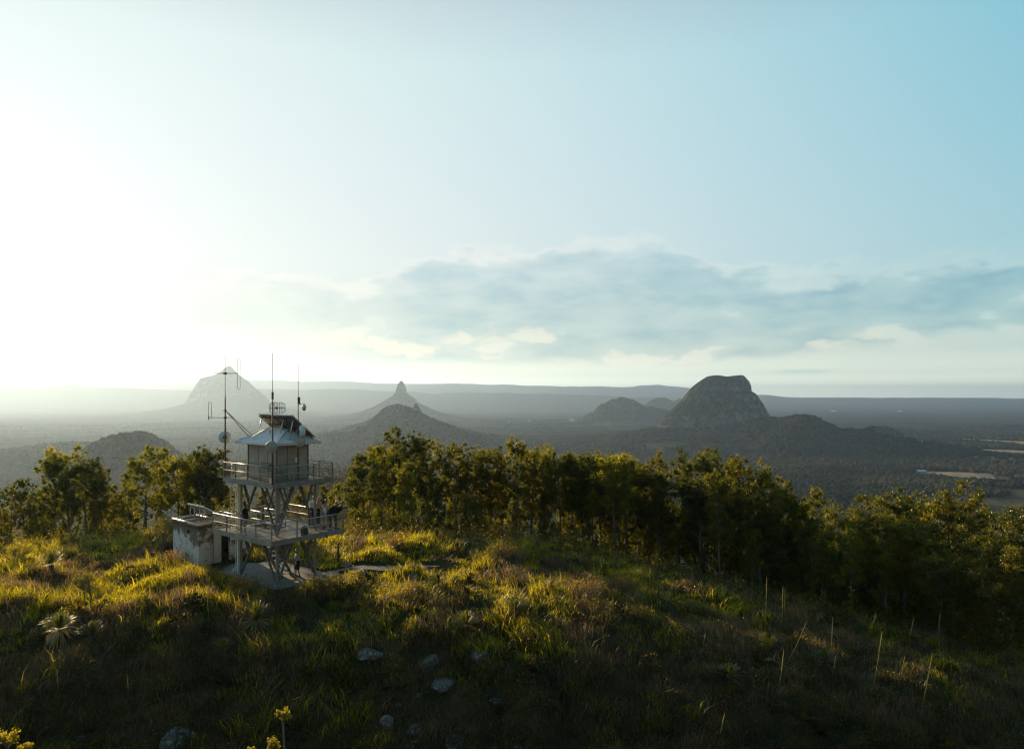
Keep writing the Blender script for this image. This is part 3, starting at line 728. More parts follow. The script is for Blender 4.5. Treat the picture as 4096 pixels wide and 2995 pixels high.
# ---- eucalypts
def crown_data(kind, seed):
    """10 m tall model: returns trunk MB, leaf verts, quads, tints"""
    r = random.Random(seed); g = np.random.default_rng(seed)
    mb = MB(); tips = []
    lean = (r.uniform(-.5, .5), r.uniform(-.5, .5)); ph = r.uniform(0, 6)
    def trunk(t): return Vector((lean[0] * t * t + 0.12 * math.sin(3 * t + ph), lean[1] * t * t + 0.12 * math.cos(2.6 * t + ph), 10 * t * 0.95))
    pts = [trunk(t) for t in np.linspace(-0.03, 1, 9)]
    r0 = {'slender': 0.11, 'broad': 0.17, 'flat': 0.12, 'round': 0.15, 'bushy': 0.12}[kind]
    mb.path(pts, [max(0.015, r0 * (1 - 0.92 * i / 8)) for i in range(9)], 7)
    cfg = {'slender': (13, 0.36, 0.97, 1.15, 0.72), 'broad': (17, 0.34, 0.95, 1.9, 0.85), 'flat': (9, 0.76, 0.97, 2.0, 0.55),
           'round': (17, 0.40, 0.94, 1.6, 0.9), 'bushy': (18, 0.12, 0.96, 1.3, 0.78)}[kind]
    nl, t0, t1, reach, cr = cfg
    for i in range(nl):
        t = t0 + (t1 - t0) * (i + r.random() * 0.7) / nl; a = i * 2.4 + r.uniform(-.6, .6)
        k = (t - t0) / (t1 - t0)
        L = reach * (1.05 - (0.55 * k if kind in ('slender', 'bushy') else 0.25 * abs(k - 0.45))) * r.uniform(.6, 1.15)
        if kind == 'flat': L = reach * r.uniform(.5, 1.1)
        s = trunk(t); rise = L * (0.95 if kind != 'flat' else 0.45) * r.uniform(.5, 1.0)
        e = s + Vector((math.cos(a) * L, math.sin(a) * L, rise))
        mdl = s.lerp(e, 0.5) + Vector((0, 0, -0.12 * L + r.uniform(-.1, .1)))
        mb.path([s, mdl, e], [r0 * 0.42 * (1.2 - t), r0 * 0.26, 0.015], 5)
        tips.append((e, cr * r.uniform(0.75, 1.2)))
        if r.random() < 0.75:
            a2 = a + r.choice((-1, 1)) * r.uniform(.5, 1.1); e2 = mdl + Vector((math.cos(a2) * L * .5, math.sin(a2) * L * .5, rise * r.uniform(.3, .8)))
            mb.path([mdl, e2], [r0 * 0.22, 0.012], 4); tips.append((e2, cr * r.uniform(0.55, 0.9)))
    tips.append((trunk(1.0) + Vector((0, 0, -0.1)), cr * 0.85))
    if kind != 'flat':
        for i in range(9):
            t = r.uniform(t0 * 0.2, t0); tips.append((trunk(t) + Vector((r.uniform(-.6, .6), r.uniform(-.6, .6), 0)), r.uniform(.3, .5)))
    Vs, Qs, Cs = [], [], []; nv = 0
    for (c, rad) in tips:
        # each tip carries several little sprays, so that the outline stays ragged
        ns = max(4, int(12 * rad / 0.8))
        for j in range(ns):
            dv = g.normal(size=3); dv /= np.linalg.norm(dv); dv[2] = dv[2] * 1.15 + 0.12
            cc = np.array(c) + dv * rad * g.uniform(0.35, 0.95); sr = rad * g.uniform(0.20, 0.50)
            n = int(120 * (sr / 0.33) ** 1.4) + 20
            d = g.normal(size=(n, 3)); d /= np.linalg.norm(d, axis=1)[:, None]
            d[:, 2] = np.where(d[:, 2] < -0.2, d[:, 2] * 0.6, d[:, 2])
            C = cc + d * sr * (np.abs(g.normal(0, .62, n)))[:, None] * np.array([1.0, 1.0, 1.15])
            # leaves hang: long axis mostly downwards
            A = g.normal(size=(n, 3)) * 0.75 + np.array([0, 0, -0.8]); A /= np.linalg.norm(A, axis=1)[:, None]
            B = g.normal(size=(n, 3)); B -= (A * B).sum(1)[:, None] * A; B /= np.linalg.norm(B, axis=1)[:, None]
            V, q = leaves(C, g.uniform(0.09, 0.18, n), g.uniform(0.038, 0.068, n), A, B)
            w = g.random(); w2 = g.random((n, 1))
            base = (1 - w) * np.array([0.020, 0.027, 0.010]) + w * np.array([0.062, 0.055, 0.017])
            col = base * (0.7 + 0.6 * w2)
            Vs.append(V); Qs.append(q + nv); Cs.append(np.repeat(col, 4, 0)); nv += len(V)
    return mb, np.concatenate(Vs), np.concatenate(Qs), np.concatenate(Cs)
PROTO = {}
def eucalypt(kind, var):
    key = (kind, var)
    if key not in PROTO:
        mb, V, q, c = crown_data(kind, hash_seed(kind, var))
        t = mb.build('trunk', M['bark'], None, True)
        cr = np_mesh('crown', V, q, None, M['leaf'], c)
        PROTO[key] = (t.data, cr.data)
        bpy.data.objects.remove(t); bpy.data.objects.remove(cr)
    return PROTO[key]
def hash_seed(k, v): return sum(ord(ch) for ch in k) * 7 + v * 101
def put_tree(x, y, height, wide, kind, var, rz, label, group, z=None, cat='tree'):
    td, cd = eucalypt(kind, var)
    z = ground_at(x, y) if z is None else z
    root = empty('eucalypt_tree', (x, y, z - 0.15), rz)
    s = height / 10.0
    root.scale = (s * wide, s * wide, s)
    for nm, d in (('trunk', td), ('crown', cd)):
        o = bpy.data.objects.new(nm, d); COL.objects.link(o); o.parent = root
    tag(root, label, cat, group)
    return root
# picture column and row of the tree's top, depth, width factor, kind
TREES = [
 # left of the tower
 (-14, 498, 58, 1.0, 'broad'), (10, 487, 60, 1.0, 'slender'), (23, 480, 62, 1.0, 'slender'), (38, 492, 66, 1.0, 'bushy'), (53, 457, 60, 1.15, 'slender'),
 (68, 455, 63, 1.15, 'broad'), (84, 463, 58, 1.1, 'round'), (101, 468, 61, .95, 'slender'), (116, 486, 66, 1.0, 'bushy'), (129, 473, 62, 1.0, 'slender'),
 (146, 453, 56, 1.1, 'broad'), (163, 457, 62, 1.0, 'slender'), (177, 460, 60, .95, 'round'), (188, 464, 65, .95, 'slender'), (199, 459, 61, 1.0, 'broad'), (211, 452, 59, 1.05, 'round'),
 (4, 512, 52, .9, 'bushy'), (94, 498, 55, .9, 'bushy'), (160, 500, 55, .8, 'bushy'), (190, 492, 57, .9, 'bushy'),
 # behind the tower
 (226, 470, 64, 1.0, 'slender'), (243, 484, 66, 1.0, 'bushy'), (262, 490, 62, 1.0, 'bushy'), (285, 497, 66, 1.1, 'bushy'), (303, 490, 62, 1.0, 'broad'), (322, 484, 60, 1.0, 'bushy'), (341, 483, 62, 1.0, 'bushy'), (331, 505, 56, 1.0, 'bushy'),
 # between tower and the centre
 (356, 473, 62, 1.0, 'bushy'), (364, 458, 60, 1.0, 'broad'), (372, 449, 62, 1.0, 'slender'), (381, 447, 58, .9, 'slender'), (395, 449, 64, 1.0, 'round'), (412, 437, 58, 1.0, 'round'),
 (428, 440, 60, .9, 'slender'), (436, 447, 64, 1.0, 'broad'), (455, 444, 57, 1.05, 'flat'), (460, 466, 62, 1.0, 'broad'), (476, 456, 60, 1.1, 'broad'), (489, 453, 64, 1.0, 'round'),
 (502, 457, 61, .9, 'slender'), (519, 440, 57, 1.0, 'slender'), (531, 452, 60, 1.1, 'round'), (545, 453, 63, 1.0, 'broad'), (560, 455, 58, .9, 'round'), (571, 459, 62, 1.0, 'slender'), (577, 462, 58, 1.0, 'bushy'), (590, 457, 57, 1.0, 'broad'), (600, 462, 61, 1.0, 'round'),
 # under the great rock
 (593, 459, 56, 1.05, 'slender'), (616, 457, 55, 1.2, 'round'), (628, 462, 58, 1.2, 'broad'), (645, 464, 60, 1.1, 'round'), (661, 472, 57, 1.0, 'bushy'), (679, 468, 62, .9, 'flat'), (702, 460, 54, 1.25, 'round'),
 (718, 461, 60, 1.1, 'broad'), (731, 462, 58, 1.0, 'slender'), (748, 470, 56, 1.1, 'broad'), (759, 492, 52, 1.2, 'broad'), (772, 482, 58, 1.0, 'round'),
 (797, 499, 58, .9, 'round'), (812, 519, 50, 1.1, 'slender'), (830, 510, 60, 1.1, 'broad'), (855, 508, 60, 1.1, 'bushy'),
 # at the right
 (880, 497, 62, 1.3, 'flat'), (897, 503, 60, 1.2, 'round'), (887, 517, 46, 1.35, 'round'), (906, 525, 48, 1.1, 'broad'), (930, 540, 50, 1.1, 'bushy'), (950, 497, 58, 1.5, 'broad'), (975, 508, 62, 1.2, 'flat'),
 (939, 558, 41, 1.3, 'round'), (956, 557, 42, 1.0, 'slender'), (992, 540, 44, 1.3, 'broad'), (1012, 548, 38, 1.2, 'round'), (1002, 590, 38, 1.1, 'slender'), (985, 600, 40, 1.0, 'bushy'), (1030, 520, 42, 1.3, 'broad'), (970, 575, 44, 1.0, 'bushy'),
]
KW = {'slender': 'slender', 'broad': 'spreading', 'flat': 'flat topped', 'round': 'round crowned', 'bushy': 'low bushy'}
ORD = ['first', 'second', 'third', 'fourth', 'fifth', 'sixth', 'seventh', 'eighth', 'ninth', 'tenth', 'eleventh', 'twelfth', 'thirteenth', 'fourteenth', 'fifteenth', 'sixteenth', 'seventeenth', 'eighteenth', 'nineteenth', 'twentieth', 'twenty-first', 'twenty-second', 'twenty-third', 'twenty-fourth']
REG = [(-99, 216, 'in the hazy row left of the lookout'), (216, 350, 'standing straight behind the lookout'), (350, 470, 'in the row right after the lookout'), (470, 604, 'in the middle of the tree line'),
       (604, 790, 'in the dark wood below the great rock'), (790, 2000, 'in the dark wood at the right')]
def build_trees():
    L = sorted(TREES)
    cnt = {}
    for i, (px, ty, D, w, kind) in enumerate(L):
        x = az_of(px) * D; g = ground_at(x, D)
        top = CZ - (ty - HY) * D / F
        reg = next(r for r in REG if r[0] <= px < r[1])
        key = reg[2]; cnt[key] = cnt.get(key, 0) + 1
        h = max(top - g, 3.5) * 1.04
        put_tree(x, D, h, w * min(0.98, max(0.7, 8.5 / h)), kind, i % 4, random.uniform(0, 6.28),
                 f'{KW[kind]} eucalypt, {ORD[cnt[key] - 1]} from the left {reg[2]}', 'eucalypts along the edge of the wood')
    # the trunks and crowns that fill the wood behind them
    k = 0; tries = 0; P = [(az_of(a[0]) * a[2], a[2]) for a in L]
    while k < 240 and tries < 12000:
        tries += 1
        D = random.uniform(53, 92); px = random.uniform(-190, 1170)
        if random.random() < .45: px = random.uniform(560, 1090)
        if px > 700: D = random.uniform(43, 86)
        x = az_of(px) * D
        if D < np.interp(x, _fx, _fy) + 5: continue
        if any((x - a) ** 2 + (D - b) ** 2 < 4.0 for a, b in P): continue
        P.append((x, D))
        # stays under the outline of the front row
        near = sorted(L, key=lambda t: abs(t[0] - px))[:3]
        ty = max(t[1] for t in near) + random.uniform(6, 44)
        g = ground_at(x, D); top = CZ - (ty - HY) * D / F; h = top - g
        if h < 3 : continue
        h = min(h, 13)
        put_tree(x, D, h, min(0.95, max(0.7, 8 / h)), random.choice(('slender', 'bushy', 'slender', 'broad', 'round')), random.randrange(4), random.uniform(0, 6.28),
                 'slender eucalypt deep in the shaded wood behind the front crowns', 'eucalypts deep in the wood')
        k += 1

def build_undergrowth():
    C, S = [], []
    for i in range(1900):
        px = random.uniform(-200, 1200); D = random.uniform(40, 66); x = az_of(px) * D
        yf = np.interp(x, _fx, _fy)
        if not (yf + 1.0 < D < yf + 16): continue
        C.append((x, D, ground_at(x, D))); S.append(random.uniform(0.5, 1.5) * (1.15 if D > yf + 5 else 0.75))
    Vs, Qs, Cs = [], [], []; nv = 0
    for c, s in zip(C, S):
        n = 110
        d = rng.normal(size=(n, 3)); d /= np.linalg.norm(d, axis=1)[:, None]; d[:, 2] = np.abs(d[:, 2]) * 1.2
        P = np.array(c) + d * s * (rng.random(n) ** .5)[:, None] * np.array([.8, .8, 1.0])
        V, q = leaves(P, rng.uniform(.1, .22, n), rng.uniform(.06, .12, n))
        w = rng.random(); col = ((1 - w) * np.array([.035, .045, .012]) + w * np.array([.085, .07, .022])) * (0.7 + .6 * rng.random((n, 1)))
        Vs.append(V); Qs.append(q + nv); Cs.append(np.repeat(col, 4, 0)); nv += len(V)
    o = np_mesh('undergrowth', np.concatenate(Vs), np.concatenate(Qs), None, M['bush'], np.concatenate(Cs))
    tag(o, 'tangled scrub along the foot of the wood', None, None, 'stuff')

# ---- the forest that covers slopes and plain
FIELDS = [
 [(939, 436.6), (1030, 440.5), (1030, 446), (941, 438.6)],
 [(948, 447.5), (1030, 450), (1030, 455), (952, 450.5)],
 [(963, 455.4), (1030, 457.2), (1030, 460), (966, 457.2)],
 [(912, 467.5), (992, 469.5), (996, 473.5), (914, 472.2)],
 [(984, 526), (1035, 525), (1035, 530), (988, 530)],
 [(560, 419.5), (640, 419.0), (632, 422.0), (556, 422.5)],
 [(505, 420.0), (545, 419.6), (540, 421.6), (505, 421.8)],
 [(905, 446.4), (930, 447.2), (928, 451.5), (903, 450.0)],
]
ORCH = [[(850, 497), (938, 501), (946, 513), (842, 509)], [(876, 445.2), (905, 446.4), (903, 451.2), (872, 449.8)]]
def to_plain(px, py, z=PLAIN):
    D = (CZ - z - 6) * F / (py - HY); return az_of(px) * D, D
def in_poly(X, Y, P):
    c = np.zeros(X.shape, bool); n = len(P)
    for i in range(n):
        (x0, y0), (x1, y1) = P[i], P[i - 1]
        k = ((y0 > Y) != (y1 > Y)) & (X < (x1 - x0) * (Y - y0) / (y1 - y0 + 1e-12) + x0)
        c ^= k
    return c
def build_forest():
    A = R(45)
    def scatter(D0, D1, n, seed):
        g = np.random.default_rng(seed)
        r = np.sqrt(D0 ** 2 + g.random(n) * (D1 ** 2 - D0 ** 2)); a = g.uniform(-A, A, n)
        return r * np.sin(a), r * np.cos(a)
    polys = [[to_plain(*p) for p in f] for f in FIELDS + ORCH]
    def clean(X, Y):
        k = np.ones(X.shape, bool)
        for P in polys: k &= ~in_poly(X, Y, P)
        d = np.hypot((X - az_of(713) * 3400) / 255, (Y - 3400) / 205); k &= d > 1
        k &= (clear_noise(X, Y) < 0.42) | (np.hypot(X, Y) < 900)
        return k
    # near slope: sprays of leaves
    Vs, Qs, Cs = [], [], []; nv = 0
    for D0, D1, n, nl, ls in ((96, 330, 2900, 120, 0.55), (330, 700, 5900, 80, 1.0), (700, 1500, 14200, 46, 1.55)):
        X, Y = scatter(D0, D1, n, int(D0)); k = clean(X, Y); X, Y = X[k], Y[k]; Z = H(X, Y); n = len(X)
        hgt = 8 + 7 * rng.random(n); hgt = np.where(np.hypot(X, Y) < 190, hgt * .55, hgt); wd = hgt * rng.uniform(.24, .36, n)
        rep = np.repeat(np.arange(n), nl); m = len(rep)
        d = rng.normal(size=(m, 3)); d /= np.linalg.norm(d, axis=1)[:, None]
        rr = (rng.random(m) ** .4)
        # lobes
        lob = 0.72 + 0.5 * vnoise(d[:, 0] * 2.2 + rep * 1.7, d[:, 1] * 2.2 + d[:, 2] * 1.9, 5)
        P = np.stack([X[rep] + d[:, 0] * wd[rep] * rr * lob, Y[rep] + d[:, 1] * wd[rep] * rr * lob, Z[rep] + hgt[rep] * 0.66 + d[:, 2] * rr * lob * hgt[rep] * .36], 1)
        V, q = leaves(P, ls * rng.uniform(.7, 1.3, m), ls * rng.uniform(.4, .8, m))
        w = np.clip(0.5 + fbm(X / 60, Y / 60, 15, 3) + rng.normal(0, .16, n), 0, 1)[:, None]
        col = (1 - w) * np.array([.026, .032, .014]) + w * np.array([.070, .060, .026])
        col = col[rep] * (0.75 + .5 * rng.random((m, 1)))
        Vs.append(V); Qs.append(q + nv); Cs.append(np.repeat(col, 4, 0)); nv += len(V)
    # farther: faceted uneven crowns
    t = (1 + 5 ** .5) / 2
    ico = np.array([(-1, t, 0), (1, t, 0), (-1, -t, 0), (1, -t, 0), (0, -1, t), (0, 1, t), (0, -1, -t), (0, 1, -t), (t, 0, -1), (t, 0, 1), (-t, 0, -1), (-t, 0, 1)]) / math.hypot(1, t)
    it = np.array([(0, 11, 5), (0, 5, 1), (0, 1, 7), (0, 7, 10), (0, 10, 11), (1, 5, 9), (5, 11, 4), (11, 10, 2), (10, 7, 6), (7, 1, 8), (3, 9, 4), (3, 4, 2), (3, 2, 6), (3, 6, 8), (3, 8, 9), (4, 9, 5), (2, 4, 11), (6, 2, 10), (8, 6, 7), (9, 8, 1)])
    VT, TT, CT = [], [], []; nt_ = 0
    for D0, D1, n, sc_ in ((1500, 2600, 34000, 1.4), (2600, 4300, 48000, 1.9), (4300, 6500, 34000, 3.0)):
        X, Y = scatter(D0, D1, n, int(D0) + 1); k = clean(X, Y); X, Y = X[k], Y[k]; Z = H(X, Y); n = len(X)
        hgt = 11 + 5 * rng.random(n); wd = 5.6 * sc_ * rng.uniform(.7, 1.25, n)
        off = 1 + rng.uniform(-.3, .3, (n, 12))
        V = np.stack([X[:, None] + ico[:, 0] * wd[:, None] * off, Y[:, None] + ico[:, 1] * wd[:, None] * off, (Z + hgt * .55)[:, None] + ico[:, 2] * (hgt * .5)[:, None] * off], -1)
        w = np.clip(0.42 + fbm(X / 260, Y / 260, 15, 4) * 1.5 + rng.normal(0, .12, n), 0, 1)[:, None]
        col = (1 - w) * np.array([.026, .032, .017]) + w * np.array([.066, .058, .030])
        VT.append(V.reshape(-1, 3)); TT.append((it[None] + (np.arange(n) * 12)[:, None, None]).reshape(-1, 3) + nt_); CT.append(np.repeat(col, 12, 0)); nt_ += n * 12
    V = np.concatenate(Vs + VT); Q = np.concatenate(Qs); Tt = np.concatenate(TT) + nv; C = np.concatenate(Cs + CT)
    o = np_mesh('forest', V, Q, Tt, M['canopy'], C, smooth=True)
    tag(o, 'open eucalypt forest over the slopes and the plain', None, None, 'stuff')
    # fields
    fm = simple('dry_pasture', (0.30, 0.21, 0.11), (0.20, 0.15, 0.08), 0.95, 0, 0.012)
    for i, f in enumerate(FIELDS): drape('field', f, fm, 1.2, 'pale dry paddock between the woods')
    om = simple('orchard_soil', (0.10, 0.085, 0.05), (0.07, 0.06, 0.035), 0.95, 0, 0.02)
    for i, f in enumerate(ORCH): drape('field', f, om, 1.0, 'bare soil between orchard rows')
    # orchard rows: low trees in straight lines
    Vs, Ts, Cs = [], [], []; nv = 0
    for f, step, th in ((ORCH[0], 13.0, 2.1), (ORCH[1], 22.0, 3.0)):
        P = [to_plain(*p) for p in f]; xs = [p[0] for p in P]; ys = [p[1] for p in P]
        cx, cy = sum(xs) / 4, sum(ys) / 4; a = R(38)
        u, v = np.meshgrid(np.arange(-420, 420, step), np.arange(-420, 420, step * 0.42))
        X = (cx + u * math.cos(a) - v * math.sin(a)).ravel(); Y = (cy + u * math.sin(a) + v * math.cos(a)).ravel()
        k = in_poly(X, Y, P); X, Y = X[k], Y[k]
        if not len(X): continue
        Z = H(X, Y); n = len(X); off = 1 + rng.uniform(-.25, .25, (n, 12)); wd = th * rng.uniform(.8, 1.2, n)
        V = np.stack([X[:, None] + ico[:, 0] * wd[:, None] * off, Y[:, None] + ico[:, 1] * wd[:, None] * off, (Z + wd + .8)[:, None] + ico[:, 2] * wd[:, None] * off], -1).reshape(-1, 3)
        Vs.append(V); Ts.append((it[None] + (np.arange(n) * 12)[:, None, None]).reshape(-1, 3) + nv); Cs.append(np.repeat(np.array([[.035, .045, .018]]) * (0.8 + .4 * rng.random((n, 1))), 12, 0)); nv += n * 12
    o = np_mesh('orchard', np.concatenate(Vs), None, np.concatenate(Ts), M['canopy'], np.concatenate(Cs))
    tag(o, 'rows of small dark orchard trees on the plain', None, None, 'stuff')

# ---- boulders
from mathutils import noise as mnoise
def boulder(px, py, wpx, label, squash=0.6, dark=False, seed=0, dx=0.0, rot=0.0):
    p = ray_ground(px, py); r = wpx * p.y / F / 2
    rr_ = random.Random(seed * 13 + 5)
    cuts = [(Vector([rr_.gauss(0, 1) for _ in range(3)]).normalized(), rr_.uniform(.52, .95)) for _ in range(13)]
    mb = MB(); nu, nv = 60, 40; v = []; f = []
    for i in range(nv + 1):
        th = math.pi * i / nv
        for k in range(nu):
            ph = 2 * math.pi * k / nu
            d = Vector((math.sin(th) * math.cos(ph), math.sin(th) * math.sin(ph), math.cos(th)))
            q = d * 1.1 + Vector((seed * 3.1, seed, 0))
            n = 1 + 0.22 * mnoise.noise(q)
            for cn, cd in cuts:
                dt = d.dot(cn)
                if dt > .05: n = min(n, cd / dt)
            n = n + 0.05 * mnoise.fractal(q * 4.0, 1.0, 2.0, 5) - 0.10 * max(0, .22 - abs(mnoise.noise(q * 2.4 + Vector((5, 5, 5)))))
            e = Vector((d.x, d.y * 0.85, d.z * squash)) * r * n
            v.append(e)
    for i in range(nv):
        for k in range(nu): f.append((i * nu + k, (i + 1) * nu + k, (i + 1) * nu + (k + 1) % nu, i * nu + (k + 1) % nu))
    mb.add(v, f)
    o = mb.build('boulder', M['boulder'], None, True, (p.x, p.y + r * .3, p.z + r * squash * .08))
    o.rotation_euler = (random.uniform(-.15, .15), random.uniform(-.25, .25), rot)
    tag(o, label, 'boulder', 'boulders lying in the grass')
    return o
def boulder_mat():
    m, nt, out = new_mat('lichened_boulder'); v = obj_vec(nt)
    a = noise_n(nt, 3.0, 8, 0.65, v, 0.4); b_ = noise_n(nt, 9.0, 6, 0.7, v)
    mp = N(nt, 'ShaderNodeMapping', {'Vector': v}); mp.inputs['Scale'].default_value = (1, 1, 3.5); mp.inputs['Rotation'].default_value = (0.5, 0.3, 0)
    c = noise_n(nt, 2.5, 8, 0.7, mp.outputs[0], 0.6)
    col = ramp(nt, a, [(0.35, (0.035, 0.031, 0.025)), (0.5, (0.085, 0.08, 0.07)), (0.65, (0.15, 0.143, 0.128))])
    lich = ramp(nt, b_, [(0.52, 0.0), (0.6, 1.0)])
    col = mixc(nt, math_n(nt, 'MULTIPLY', lich, 0.7), col, (0.34, 0.34, 0.32))
    crack = ramp(nt, c, [(0.36, 1.0), (0.42, 0.0)])
    col = mixc(nt, math_n(nt, 'MULTIPLY', crack, 0.75), col, (0.03, 0.028, 0.022))
    b = N(nt, 'ShaderNodeBsdfPrincipled', {'Base Color': col, 'Roughness': 0.9})
    bp = N(nt, 'ShaderNodeBump', {'Strength': 0.9, 'Distance': 0.06, 'Height': math_n(nt, 'ADD', a, c)})
    nt.links.new(bp.outputs[0], b.inputs['Normal']); nt.links.new(b.outputs[0], out.inputs[0])
    return m
M['boulder'] = boulder_mat()
def build_boulders():
    for a in (
        (346, 573, 20, 'dark rounded boulder beside the bend of the path', .55, 1), (361, 573, 15, 'smaller dark boulder touching the one at the path bend', .6, 2),
        (413, 579, 18, 'dark boulder in sunlit grass just below the path', .5, 3), (346, 565.5, 15, 'flat dark rock on the far side of the path', .35, 4),
        (369, 660, 29, 'large pale boulder with slanting cracks, highest of those on the shaded slope', .7, 5),
        (430, 666, 28, 'low pale rock with a notched top on the shaded slope', .5, 6), (479, 659, 25, 'pale flecked boulder farthest right of the upper three on the slope', .55, 7),
        (442, 689, 29, 'broad pale boulder in the middle of the shaded slope', .55, 8), (388, 727, 19, 'upright streaky grey rock low on the shaded slope', .9, 9),
        (415, 733, 17, 'double-lobed grey rock near the foot of the slope', .8, 10), (412, 748, 16, 'grey rock just under the double-lobed one', .6, 16), (453, 747, 32, 'wide pale boulder lowest on the shaded slope', .5, 11),
        (496, 705, 17, 'small dim boulder right of the broad pale one', .6, 12), (398, 706, 9, 'small stone left of the broad pale boulder', .6, 13),
        (418, 698, 7, 'smallest pale stone, close by the broad pale boulder', .8, 14), (174, 744, 38, 'big dim boulder low at the left among dead sticks', .55, 15),
        (82, 739, 20, 'low grey stone near the left foot of the slope', .4, 17), (397, 635, 11, 'half buried bluish stone above the pale boulders', .5, 18)):
        boulder(a[0], a[1], a[2], a[3], a[4], seed=a[5], rot=a[5] * 1.3)

# ---- grass trees and their flower spears
def grass_tree(px, py, size, label, seed, trunk_h=0.35, n=150, dead=0.35):
    pale = dead > 1
    g = np.random.default_rng(seed + 500)
    p = ray_ground(px, py); root = empty('grass_tree', (p.x, p.y, p.z - 0.05), g.uniform(0, 6))
    MB().path([(0, 0, 0), (0.03, 0.02, trunk_h * .5), (0, 0, trunk_h)], [0.16, 0.13, 0.12], 9).build('trunk', M['wood'], root, True)
    def fan(n, lo, hi, L, cols, name):
        el = np.radians(g.uniform(lo, hi, n)); az = g.uniform(0, 2 * np.pi, n); L = L * g.uniform(.75, 1.1, n)
        d = np.stack([np.cos(az) * np.cos(el), np.sin(az) * np.cos(el), np.sin(el)], 1)
        s = np.stack([-np.sin(az), np.cos(az), np.zeros(n)], 1)
        P = np.array([0, 0, trunk_h]) + d * 0.08
        W = 0.017
        sag = np.array([0, 0, -1.0])
        pts = [P, P + d * L[:, None] * .5 + sag * (L * .04)[:, None], P + d * L[:, None] * .82 + sag * (L * .18)[:, None], P + d * L[:, None] * 0.98 + sag * (L * .36)[:, None]]
        V = np.stack([pts[0] - s * W, pts[0] + s * W, pts[1] + s * W, pts[1] - s * W, pts[2] + s * W * .8, pts[2] - s * W * .8, pts[3]], 1).reshape(-1, 3)
        i = np.arange(n) * 7
        q = np.concatenate([np.stack([i, i + 1, i + 2, i + 3], 1), np.stack([i + 3, i + 2, i + 4, i + 5], 1)]); t = np.stack([i + 5, i + 4, i + 6], 1)
        w = g.random((n, 1)); c = (1 - w) * np.array(cols[0]) + w * np.array(cols[1])
        np_mesh(name, V, q, t, M['spiky'], np.repeat(c, 7, 0), parent=root)
    fan(n, 28, 88, size, ((0.03, 0.038, 0.012), (0.085, 0.09, 0.026)), 'leaves')
    fan(int(n * dead * .5), -50, 20, size * .7, ((0.16, 0.13, 0.08), (0.46, 0.40, 0.28)) if pale else ((0.06, 0.042, 0.025), (0.17, 0.13, 0.08)), 'dry_skirt')  # pale pair puts sun glints into the colour of the dead leaves
    tag(root, label, 'grass tree', 'spiky grass trees in the grass')
def spear(tx, ty, bx, by, label, name='flower_spear', r=0.013, mat='spear', D=None, group='flower spears of the grass trees', cat='flower spear'):
    if D is None: p = ray_ground(bx, by)
    else: p = Vector((az_of(bx) * D, D, CZ - (by - HY) * D / F))
    t = Vector((az_of(tx) * p.y, p.y - 0.0, CZ - (ty - HY) * p.y / F))
    b = p - Vector((0, 0, 0.1)); d = t - b; k = random.uniform(-.02, .02) * d.length
    mid = b.lerp(t, .5) + Vector((k, 0, 0)); spike = b.lerp(t, .42) + Vector((k * .95, 0, 0))
    mb = MB(); mb.path([Vector((0, 0, 0)), spike - b, mid - b, b.lerp(t, .8) + Vector((k * .5, 0, 0)) - b, d], [r * .7, r * .65, r * 1.25, r * 1.2, r * .35], 7)
    o = mb.build(name, M[mat], None, True, b); tag(o, label, cat, group)
